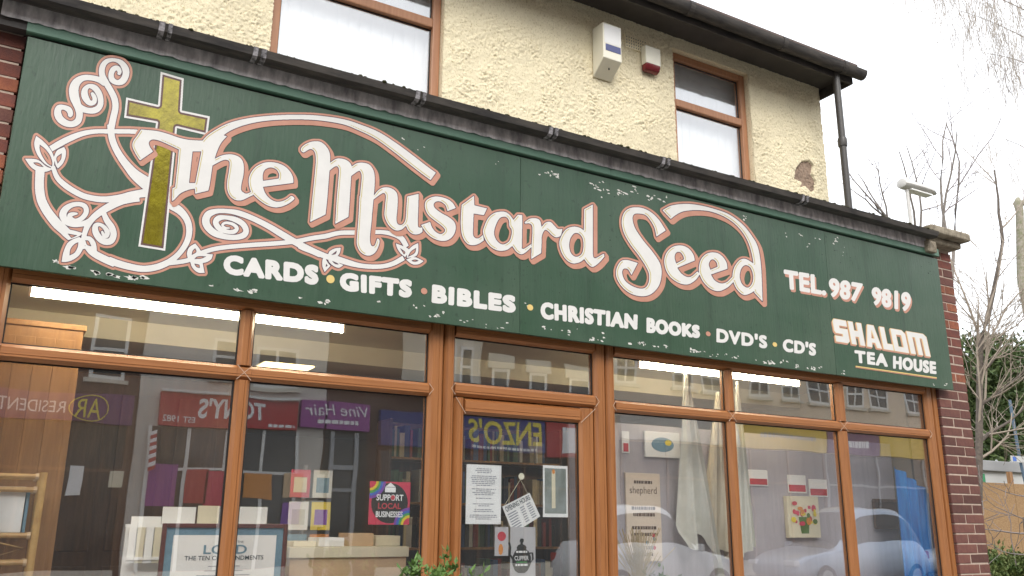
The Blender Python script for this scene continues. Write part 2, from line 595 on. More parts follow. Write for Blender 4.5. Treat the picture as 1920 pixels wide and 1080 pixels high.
# the rest of the upper floor: core, returns, reveals
core = MB()
core.box(-3.0, YW + 0.36, 3.2, 6.44, 9.5, 5.62)
core.build('wall_core', 'pebbledash', bld)
MB().box(-3.0, YW + 0.004, 3.2, 0.302, YW + 0.158, 5.60).build('wall_return', 'pebbledash', bld)
MB().box(0.304, YW + 0.012, 3.2, 6.48, YW + 0.158, 3.998).build('wall_foot', 'pebbledash', bld)
for w in (W1, W2):
    rv = MB()
    rv.box(w[0] - 0.03, YW + 0.006, 3.998, w[0] + 0.001, YW + 0.158, w[3] + 0.03)
    rv.box(w[1] - 0.001, YW + 0.006, 3.998, w[1] + 0.03, YW + 0.158, w[3] + 0.03)
    rv.box(w[0] + 0.002, YW + 0.006, w[3] - 0.001, w[1] - 0.002, YW + 0.158, w[3] + 0.028)
    rv.build('reveal', 'pebbledash', bld, bevel=0.006)
MB().box(6.442, YW + 0.01, 3.75, 6.486, 9.5, 5.60).build('side_wall', 'pebbledash', bld)

# shop storey: flat roof, flank wall, dwarf wall under the windows
MB().box(-0.6, 4.40, 3.60, 6.88, 5.19, 3.66).build('flat_roof', 'soffit_dark', bld)
MB().box(6.56, 4.66, 0.0, 6.885, 9.5, 3.59).build('flank_wall', 'brick_plum', bld)
MB().box(-0.11, 4.36, 0.0, 2.11, 4.60, 0.52).build('stall_riser', 'brick_plum', bld)
MB().box(3.235, 4.36, 0.0, 6.53, 4.60, 0.52).build('stall_riser', 'brick_plum', bld)
MB().box(-0.11, 4.385, 2.535, 6.53, 4.62, 3.59).build('lintel', 'soffit_dark', bld)

# brick piers, every brick its own piece
BM = {}
def brick_mesh(w, d):
    k = round(w, 3)
    if k not in BM:
        bm = bmesh.new()
        bmesh.ops.create_cube(bm, size=1)
        for v in bm.verts:
            v.co.x *= w; v.co.y *= d; v.co.z *= 0.065
        bmesh.ops.bevel(bm, geom=list(bm.edges), offset=0.003, segments=1, affect='EDGES')
        m_ = bpy.data.meshes.new('brick')
        bm.to_mesh(m_); bm.free()
        BM[k] = m_
    return BM[k]
def pier(x0, x1, cuts, topz, mats):
    p = MB().box(x0 + 0.012, YP + 0.004, 0, x1 - 0.012, YP + 0.31, topz).build('brick_pier', 'mortar', bld)
    po = Vector(p.location) + Vector(bld.location)
    n = int(topz / 0.075)
    for c in range(n):
        e = [x0] + [x0 + (x1 - x0) * q for q in cuts[c % len(cuts)]] + [x1]
        for a, b in zip(e[:-1], e[1:]):
            l, r_ = a + (0.005 if a > x0 else 0), b - (0.005 if b < x1 else 0)
            src = brick_mesh(r_ - l, 0.1)
            m_ = src
            key = (round(r_ - l, 3), mats(c))
            if key not in BM:
                m_ = src.copy(); m_.materials.append(MATS[key[1]]); BM[key] = m_
            o = bpy.data.objects.new('brick', BM[key])
            COL.objects.link(o)
            o.parent = p
            w = Vector(((l + r_) / 2 + random.uniform(-.001, .001), YP + 0.05 + random.uniform(-.0015, .0025), c * 0.075 + 0.0425 + random.uniform(-.001, .001)))
            o.location = w - po
            o.rotation_euler = (random.uniform(-.008, .008), random.uniform(-.006, .006), random.uniform(-.008, .008))
    return p
pier(6.515, 6.905, [(0.66,), (0.40,)], 3.74, lambda c: 'brick_plum' if c < 34 else random.choice(['brick_red', 'brick_red', 'brick_orange', 'brick_plum']))
pier(-0.62, -0.128, [(0.5,), (0.25, 0.72)], 3.755, lambda c: random.choice(['brick_plum', 'brick_red', 'brick_orange', 'brick_red']) if c > 30 else 'brick_plum')
cp = MB()
cp.box(6.44, 4.17, 3.755, 6.965, 4.75, 3.828)
cp.box(6.50, 4.24, 3.70, 6.93, 4.70, 3.754)
cp.build('coping_stone', 'coping_stone', bld, bevel=0.022, seg=3)
MB().box(6.43, 4.22, 3.60, 6.55, 4.34, 3.70).build('corbel', 'coping_stone', bld, bevel=0.015)

# gutter and lead apron over the sign
prof = [(4.262, 3.735), (4.235, 3.712), (4.20, 3.699), (4.162, 3.698), (4.14, 3.708), (4.128, 3.746), (4.142, 3.750), (4.152, 3.722), (4.19, 3.712), (4.225, 3.72), (4.25, 3.757), (4.262, 3.757)]
gut = MB().prism([(-0.9, y, z) for y, z in prof], (7.36, 0, 0)).build('shop_gutter', 'gutter_black', bld)
for px in (292, 476, 784, 1036, 1246, 1500):
    x = at(px, 200, 4.14)[0] if px < 600 else at(px, 280, 4.14)[0]
    c = MB()
    for dx in (-0.03, 0.012):
        c.prism([(x + dx, y - 0.004 if y < 4.2 else y, z - 0.004 if z < 3.74 else z + 0.002) for y, z in prof], (0.018 + 0.01 * random.random(), 0, 0))
    c.build('gutter_joint', 'gutter_joint', bld)
ms = MB()
for i in range(260):
    x = random.uniform(-0.8, 6.4)
    s = random.choice([random.uniform(0.005, 0.011), random.uniform(0.007, 0.02)])
    ms.lathe((x, 4.137 + random.uniform(-.003, .01), 3.747), [(s * .3, -s * .4), (s, 0), (s * .6, s * .5), (s * .1, s * .7)], n=5)
ms.build('moss_tufts', 'moss', bld)['kind'] = 'stuff'
n = 260
lead = MB()
rows = []
for k, (y, z) in enumerate([(4.266, 3.738), (4.2535, 3.73), (4.2525, 3.68), (4.2515, 3.637)]):
    ro = []
    for i in range(n + 1):
        x = -0.24 + 6.70 * i / n
        w = 0.004 * math.sin(i * 1.7 + k) * random.random() + random.uniform(-.002, .002)
        ro.append((x, y - (abs(w) if k > 1 else 0), z + (w if k == 3 else 0)))
    rows.append(ro)
vs = sum(rows, [])
fs = [(k * (n + 1) + i, k * (n + 1) + i + 1, (k + 1) * (n + 1) + i + 1, (k + 1) * (n + 1) + i) for k in range(3) for i in range(n)]
lead.add(vs, fs)
lead.build('lead_flashing', 'lead', bld, smooth=True)

MB().box(-0.9, 4.268, 3.60, 6.44, 4.33, 3.752).build('light_gap_board', 'soffit_dark', bld)  # dark board added to block light leaking between gutter and lead
# main eaves: soffit, fascia, gutter, tiles, downpipe
XE = 6.545
MB().box(-3.0, 4.88, 5.535, XE - 0.02, 5.36, 5.56).build('soffit', 'soffit_dark', bld)
MB().box(6.49, 5.362, 5.535, XE - 0.02, 9.6, 5.56).build('soffit', 'soffit_dark', bld)
MB().box(-3.0, 4.856, 5.44, XE, 4.878, 5.585).build('fascia_board', 'gutter_black', bld)
MB().box(XE - 0.018, 4.88, 5.44, XE + 0.002, 9.6, 5.585).build('fascia_board', 'gutter_black', bld)
arc = [(4.795 + 0.060 * math.cos(t), 5.545 + 0.075 * math.sin(t)) for t in np.linspace(math.pi, 2 * math.pi, 11)]
arc_in = [(4.795 + 0.054 * math.cos(t), 5.545 + 0.068 * math.sin(t)) for t in np.linspace(2 * math.pi, math.pi, 11)]
MB().prism([(-3.0, y, z) for y, z in arc + arc_in], (XE + 3.06, 0, 0)).build('eaves_gutter', 'gutter_black', bld, smooth=True)
MB().prism([(XE + 0.061, y, z) for y, z in arc], (0.008, 0, 0)).build('gutter_stop_end', 'gutter_black', bld)
arc2 = [(4.795 + 0.064 * math.cos(t), 5.545 + 0.081 * math.sin(t)) for t in np.linspace(math.pi, 2 * math.pi, 11)]
for px in (1300, 1472, 1582, 1150):
    x = at(px, 90, 4.74)[0]
    MB().prism([(x, y, z) for y, z in arc2] + [(x, 4.84, 5.565), (x, 4.74, 5.565)], (0.05, 0, 0)).build('gutter_bracket', 'gutter_black', bld)
sl = math.radians(38)
for i in range(34):
    x = -3.0 + i * 0.29
    if x > XE: break
    x1 = min(x + 0.285, XE + 0.04)
    for r_ in range(2):
        y, z = 4.80 + r_ * 0.24, 5.60 + r_ * 0.19
        MB().prism([(x, y, z), (x, y + 0.30, z + 0.30 * math.tan(sl)), (x, y + 0.30, z + 0.30 * math.tan(sl) + 0.022), (x, y, z + 0.022)], (x1 - x, 0, 0)).build('roof_tile', 'roof_tile', bld)
MB().prism([(XE, 5.2, 5.88), (XE, 9.6, 5.65), (XE, 7.3, 7.5)], (-9.6, 0, 0)).build('roof', 'roof_tile', bld)
dp = MB()
xp = at(1578, 250, 4.86)[0]
dp.tube([(xp, 4.86, 5.50), (xp, 4.86, 3.66)], 0.032, n=12)
dp.build('downpipe', 'pipe_black', bld, smooth=True)
MB().lathe((xp, 4.86, 4.75), [(0.04, 0), (0.043, 0.02), (0.043, 0.06), (0.04, 0.08)], n=12).build('pipe_collar', 'pipe_black', bld, smooth=True)

# clay air vent with its holes
av = at(1170, 62, YW), at(1213, 92, YW)
v = MB().box(av[0][0], YW - 0.010, av[0][2] - 0.135, av[0][0] + 0.235, YW + 0.004, av[0][2] - 0.01).build('air_vent', 'pebbledash', bld, bevel=0.003)
hb = MB()
for i in range(9):
    for j in range(4):
        x, z = av[0][0] + 0.02 + i * 0.0245, av[0][2] - 0.03 - j * 0.028
        hb.box(x - 0.0035, YW - 0.0108, z - 0.005, x + 0.0035, YW - 0.009, z + 0.005)
hb.build('vent_hole', 'dark_hole', v)

# upper windows
def upper_window(w, tz0, tz1, nm):
    yf = YW + 0.055
    x0, x1, z0, z1 = w[0] + 0.004, w[1] - 0.004, 4.05, w[3] - 0.004
    fw = 0.062
    win = MB().box(x0, yf, z0, x0 + fw, yf + 0.07, z1).build('window', 'upvc_tan', bld, bevel=0.008)
    win['label'] = nm
    MB().box(x1 - fw, yf, z0, x1, yf + 0.07, z1).build('frame_jamb', 'upvc_tan', win, bevel=0.008)
    MB().box(x0 + fw + .001, yf + .001, z1 - fw, x1 - fw - .001, yf + 0.069, z1).build('frame_head', 'upvc_tan', win, bevel=0.008)
    MB().box(x0 + fw + .001, yf - .002, tz0, x1 - fw - .001, yf + 0.069, tz1).build('transom', 'upvc_tan', win, bevel=0.01)
    MB().box(x0 + fw + .001, yf + .001, z0, x1 - fw - .001, yf + 0.069, z0 + fw).build('frame_sill', 'upvc_tan', win, bevel=0.008)
    for a, b in ((z0 + fw + .001, tz0 - .001), (tz1 + .001, z1 - fw - .001)):
        g = MB()
        t = 0.009
        g.box(x0 + fw, yf + 0.034, a, x0 + fw + t, yf + 0.044, b)
        g.box(x1 - fw - t, yf + 0.034, a, x1 - fw, yf + 0.044, b)
        g.box(x0 + fw + t, yf + 0.034, a, x1 - fw - t, yf + 0.044, a + t)
        g.box(x0 + fw + t, yf + 0.034, b - t, x1 - fw - t, yf + 0.044, b)
        g.build('gasket', 'gasket', win)
        MB().box(x0 + fw + .0005, yf + 0.036, a + .0005, x1 - fw - .0005, yf + 0.042, b - .0005).build('pane', 'upper_glass', win)
    k = int((x1 - x0) / 0.086) + 1
    for i in range(k):
        x = x0 + 0.02 + i * 0.086
        ang = 0.06 + random.uniform(-0.02, 0.02)
        c, s = math.cos(ang) * 0.0455, math.sin(ang) * 0.0455
        y = YW + 0.19
        bend = 0.006
        MB().add([(x - c, y - s, z0), (x, y - bend, z0), (x + c, y + s, z0), (x - c, y - s, z1), (x, y - bend, z1), (x + c, y + s, z1)], [(0, 1, 4, 3), (1, 2, 5, 4)]).build('blind_slat', 'blind_white', win, smooth='all')
    return win
upper_window(W1, 4.928, 5.003, 'wider upper window with closed white vertical blind')
upper_window(W2, 4.905, 4.976, 'narrower upper window near the corner with white vertical blind')
# ---------------------------------------------------------------- sign artwork, traced as outlines on the board
def crv(ox, oy, s, pts):
    return [(ox + p[0] / s, oy + p[1] / s) + ((p[2] / s if p[2] > 1 else 1,) if len(p) > 2 else ()) for p in pts]

def cat(p0, p1, p2, p3, n):
    out = []
    for i in range(n):
        t = i / n
        out.append(0.5 * ((2 * p1) + (-p0 + p2) * t + (2 * p0 - 5 * p1 + 4 * p2 - p3) * t * t + (-p0 + 3 * p1 - 3 * p2 + p3) * t ** 3))
    return out

def outline(pts, n=6):
    """closed outline; a point with a third value is a sharp corner"""
    N = len(pts)
    xy = [np.array(p[:2], float) for p in pts]
    sh = [len(p) > 2 for p in pts]
    out = []
    for i in range(N):
        j = (i + 1) % N
        a, b = xy[i], xy[j]
        if sh[i] and sh[j]:
            out.append(a)
            continue
        p0 = 2 * a - b if sh[i] else xy[i - 1]
        p3 = 2 * b - a if sh[j] else xy[(j + 1) % N]
        out += cat(p0, a, b, p3, n)
    return np.array(out)

def ribbon(pts, n=7, flat=True):
    """stroke with a half-width at every point -> list of convex pieces"""
    P = [np.array(p, float) for p in pts]
    Q = []
    for i in range(len(P) - 1):
        p0 = P[i - 1] if i else 2 * P[0] - P[1]
        p3 = P[i + 2] if i + 2 < len(P) else 2 * P[-1] - P[-2]
        Q += cat(p0, P[i], P[i + 1], p3, n)
    Q.append(P[-1])
    Q = np.array(Q)
    T = np.gradient(Q[:, :2], axis=0)
    T /= np.linalg.norm(T, axis=1, keepdims=True) + 1e-9
    Nn = np.stack([-T[:, 1], T[:, 0]], 1)
    L = Q[:, :2] + Nn * Q[:, 2:3]
    R = Q[:, :2] - Nn * Q[:, 2:3]
    out = []
    for i in range(len(Q) - 1):
        out.append(np.array([L[i], L[i + 1], R[i + 1], R[i]]))
    return out

class Raster:
    """coverage grid in photo-plane units, k samples per unit"""
    def __init__(self, x0, y0, x1, y1, k=3.0):
        self.x0, self.y0, self.k = x0, y0, k
        self.w, self.h = int((x1 - x0) * k), int((y1 - y0) * k)
        self.m = np.zeros((self.h, self.w), bool)
    def poly(self, pts, val=True):
        p = (np.asarray(pts)[:, :2] - [self.x0, self.y0]) * self.k
        xa, ya = np.floor(p.min(0)).astype(int) - 1
        xb, yb = np.ceil(p.max(0)).astype(int) + 1
        xa, ya, xb, yb = max(xa, 0), max(ya, 0), min(xb, self.w), min(yb, self.h)
        if xa >= xb or ya >= yb:
            return
        xs = np.arange(xa, xb) + 0.5
        for r in range(ya, yb):
            y = r + 0.5
            a, b = p, np.roll(p, -1, 0)
            c = (a[:, 1] <= y) != (b[:, 1] <= y)
            if not c.any():
                continue
            xi = np.sort(a[c, 0] + (y - a[c, 1]) / (b[c, 1] - a[c, 1]) * (b[c, 0] - a[c, 0]))
            for q in range(0, len(xi) - 1, 2):
                s, e = np.searchsorted(xs, xi[q]), np.searchsorted(xs, xi[q + 1])
                self.m[r, xa + s:xa + e] = val
    def disc(self, x, y, r):
        t = np.linspace(0, 6.2832, 20)[:-1]
        self.poly(np.stack([x + r * np.cos(t), y + r * np.sin(t)], 1))
    def stroke(self, pts):
        for q in ribbon(pts):
            self.poly(q)
        for a in pts[1:-1]:
            self.disc(a[0], a[1], a[2])
    def holes(self, pts):
        self.poly(outline(pts), False)

def dist_to(m, R):
    """distance (in samples, capped at R) from every sample to the nearest True"""
    big = R + 1.0
    g = np.where(m, 0.0, big).astype(np.float32)
    for d in range(1, R + 1):
        s = np.full_like(m, False)
        s[:, d:] |= m[:, :-d]
        s[:, :-d] |= m[:, d:]
        g = np.where(s & (g > d), d, g)
    g2 = g * g
    o = g2.copy()
    for d in range(1, R + 1):
        o[d:] = np.minimum(o[d:], g2[:-d] + d * d)
        o[:-d] = np.minimum(o[:-d], g2[d:] + d * d)
    return np.minimum(np.sqrt(o), big)

def soft(f, n=1):
    f = f.astype(np.float32)
    for _ in range(n):
        p = np.pad(f, 1, mode='edge')
        f = (p[:-2] + 2 * p[1:-1] + p[2:]) / 4
        f = f[:, 1:-1] * 0 + (f[:, :-2] + 2 * f[:, 1:-1] + f[:, 2:]) / 4
    return f

def contours(f, lev):
    """marching squares -> closed loops (x, y) in samples; inside = f > lev"""
    f = np.pad(f, 1, constant_values=f.min() if f.min() < lev else lev - 1)
    I = f > lev
    code = I[:-1, :-1] * 8 + I[:-1, 1:] * 4 + I[1:, 1:] * 2 + I[1:, :-1] * 1
    ys, xs = np.nonzero((code != 0) & (code != 15))
    TAB = {1: [(3, 2)], 2: [(2, 1)], 3: [(3, 1)], 4: [(1, 0)], 5: [(3, 0), (1, 2)], 6: [(2, 0)], 7: [(3, 0)],
           8: [(0, 3)], 9: [(0, 2)], 10: [(0, 1), (2, 3)], 11: [(0, 1)], 12: [(1, 3)], 13: [(1, 2)], 14: [(2, 3)]}
    nxt = {}
    pos = {}
    for y, x in zip(ys.tolist(), xs.tolist()):
        key = ((0, y, x), (1, y, x + 1), (0, y + 1, x), (1, y, x))
        for a, b in TAB[int(code[y, x])]:
            nxt[key[a]] = key[b]
    for k in nxt:
        t, y, x = k
        if t == 0:
            a, b = f[y, x], f[y, x + 1]
            pos[k] = (x + float((lev - a) / (b - a)) - 0.5, y - 0.5)
        else:
            a, b = f[y, x], f[y + 1, x]
            pos[k] = (x - 0.5, y + float((lev - a) / (b - a)) - 0.5)
    loops = []
    while nxt:
        k0, k = next(iter(nxt.items()))
        loop = [pos[k0]]
        del nxt[k0]
        while k != k0:
            loop.append(pos[k])
            k2 = nxt.pop(k, None)
            if k2 is None:
                break
            k = k2
        if len(loop) > 6:
            loops.append(np.array(loop))
    return loops

V1, V2, V3 = (40, 90, 6.75), (30, 220, 6.75), (30, 360, 6.75)
C4, C5, C6 = (220, 120, 6.75), (220, 240, 6.75), (220, 360, 6.75)
S = 1
VINE_STROKES = [
    crv(*V1, [(1130,1050,42),(1160,900,42),(1190,760,40),(1180,650,40),(1130,540,38),(1070,440,38),(1022,340,38),(1027,240,36),(1080,170,30),(1170,152,22),(1260,185,32),(1315,260,42),(1322,340,42),(1280,418,42),(1210,438,32),(1148,400,36),(1137,330,34),(1165,270,34),(1215,255,30),(1243,300,26),(1230,340,18)]),
    crv(*V1, [(1060,450,38),(980,402,36),(880,378,34),(780,382,38),(700,435,52),(664,520,60),(672,620,60),(700,700,52),(727,780,45),(735,860,42),(710,930,42),(640,965,38),(560,950,42),(492,900,46),(460,830,46),(475,762,40),(535,752,30),(600,782,36),(622,838,32),(600,868,20)]),
    crv(*V1, [(690,680,28),(760,762,38),(860,795,36),(950,780,40),(1000,720,36),(1000,630,36),(970,555,38),(920,500,36),(850,485,26),(802,540,38),(808,620,44),(858,692,34),(915,690,30),(928,640,28),(905,590,24),(885,568,14)]),
    crv(*V2, [(440,400,38),(560,330,40),(700,260,38),(850,205,32),(1000,180,28),(1150,178,28),(1300,178,28),(1450,180,28),(1640,192,28),(1800,205,28)]),
    crv(*V2, [(1195,90,42),(1200,160,42),(1215,270,42),(1260,390,42),(1330,510,45),(1420,630,52),(1510,730,65),(1640,830,80),(1720,880,80)]),
    crv(*V2, [(305,670,58),(297,800,57),(297,900,58),(320,1040,58),(370,1150,58),(430,1240,59),(520,1350,61),(610,1430,58),(700,1510,46)]),
    crv(*V2, [(465,620,26),(520,760,32),(620,860,36),(760,950,36),(900,1010,36),(1100,1040,38),(1300,1020,40),(1450,985,44),(1620,960,52),(1760,945,60)]),
    crv(*V3, [(1560,70,52),(1450,85,52),(1330,115,50),(1200,175,48),(1080,245,44),(980,325,40),(910,420,36),(870,520,32),(850,620,30),(835,720,32)]),
    crv(*V3, [(975,325,36),(920,378,38),(820,408,32),(720,412,32),(632,370,40),(592,290,46),(632,212,40),(720,162,30),(820,157,28),(880,195,32),(885,265,32),(830,335,30),(750,362,24),(690,335,30),(680,295,28),(730,278,22),(780,275,10)]),
    crv(*V3, [(1105,260,30),(1150,360,38),(1212,450,40),(1235,540,40),(1200,618,42),(1120,628,40),(1050,580,42),(1005,500,40),(1008,430,34),(1060,412,22),(1120,450,26),(1155,510,32),(1145,560,26),(1110,545,22),(1085,495,12)]),
    crv(*V3, [(880,680,28),(960,760,42),(1080,830,46),(1250,908,45)]),
    crv(*C6, [(660,150,60),(720,190,52),(800,245,48),(872,335,42),(907,440,40),(902,560,38),(860,670,36),(780,780,34),(680,868,38),(560,930,40),(430,965,40),(300,972,40),(150,945,42),(0,903,44),(-110,862,45)]),
    crv(*C6, [(620,912,20),(760,890,27),(880,868,28),(1000,825,28),(1100,775,28)]),
    crv(370, 380, 6.75, [(0,655,28),(40,640,28),(200,590,28),(400,560,28),(700,535,28),(1000,515,28),(1250,490,28),(1450,450,29),(1620,425,30),(1750,392,28),(1850,380,28),(2010,378,28),(2190,372,26),(2350,375,26),(2480,400,30),(2580,450,34),(2650,560,30)]),
    crv(370, 380, 6.75, [(1560,660,38),(1350,560,41),(1200,478,40),(1050,390,40),(900,300,36),(700,200,34),(520,132,34),(380,108,28),(250,108,30),(145,145,44),(106,225,48),(135,312,46),(222,388,42),(350,430,35),(480,440,33),(585,412,38),(616,350,36),(575,272,36),(480,215,34),(360,188,26),(270,198,36),(232,252,36),(280,328,34),(380,368,26),(465,366,28),(500,322,24),(445,272,20),(360,256,17),(316,282,15),(352,318,13),(410,322,8)]),
    crv(570, 380, 6.75, [(-60,540,40),(0,570,40),(150,630,38),(280,680,34),(420,715,38),(560,760,36),(700,795,30),(850,810,28),(1000,805,28),(1130,770,30),(1260,700,32)]),
]
LEAVES = [  # outline, eye
    (V2, [(255,235,S),(330,290),(400,360),(455,440),(485,540),(475,650,S),(380,600),(300,520),(250,430),(230,330)], [(300,345,S),(370,400),(430,480),(460,570),(455,625,S),(390,580),(330,490),(300,410)]),
    (V2, [(115,525,S),(200,525),(290,545),(380,620),(470,655,S),(380,690),(280,685),(200,640),(150,580)], [(215,572,S),(290,578),(355,632,S),(290,622),(245,602)]),
    (V2, [(480,500,S),(520,420),(610,375,S),(632,430),(625,510),(590,590),(530,650,S),(500,600)], [(580,455,S),(570,530),(525,590,S),(512,510)]),
    (V3, [(575,885,S),(600,760),(650,650),(720,600),(800,570,S),(862,620),(850,710),(800,800),(720,860),(640,885)], [(675,805,S),(690,720),(740,660),(790,635,S),(780,700),(740,770)]),
    (V3, [(530,490,S),(620,475),(720,485),(840,520,S),(800,560),(660,610,S),(600,560)], [(650,525,S),(780,550,S),(700,585,S)]),
    (V3, [(880,560,S),(950,570),(1010,650),(1025,770,S),(960,740),(870,670,S)], [(875,610,S),(920,620),(955,690,S),(900,670)]),
    (C6, [(985,650,S),(1040,720),(1055,775),(980,830),(900,865,S),(880,780),(910,700)], [(985,710,S),(1000,760),(940,800,S),(950,750)]),
    (C6, [(1210,790,S),(1180,860),(1080,900),(930,885,S),(990,800),(1080,780)], [(1130,815,S),(1060,845),(970,850,S),(1020,815)]),
    (C6, [(920,880,S),(1080,900,S),(1105,1025,S),(1020,1020),(950,960)], [(970,905,S),(1040,920,S),(1045,965,S),(1000,950)]),
    ((570,380,6.75), [(465,570,S),(450,640),(400,690),(300,690,S),(320,620),(390,580)], [(415,605,S),(400,650),(340,665,S)]),
    ((570,380,6.75), [(260,690,S),(300,760),(335,800,S),(260,880,S),(230,800),(235,720)], [(280,770,S),(300,800,S),(272,815,S)]),
    ((570,380,6.75), [(330,700,S),(430,760),(500,790,S),(440,825),(370,800),(310,740)], [(350,735,S),(420,765),(440,785,S),(390,775)]),
    ((570,380,6.75), [(1160,515,S),(1250,550),(1330,600),(1280,690,S),(1220,640),(1180,580)], [(1210,570,S),(1280,625),(1265,660,S)]),
    ((570,380,6.75), [(1445,510,S),(1445,620),(1410,680),(1300,700,S),(1310,620),(1370,550)], [(1420,570,S),(1400,640),(1310,690,S),(1350,620)]),
    ((570,380,6.75), [(1290,720,S),(1400,690),(1515,740,S),(1450,780),(1370,780)], [(1360,735),(1400,720),(1450,735),(1400,750)]),
]
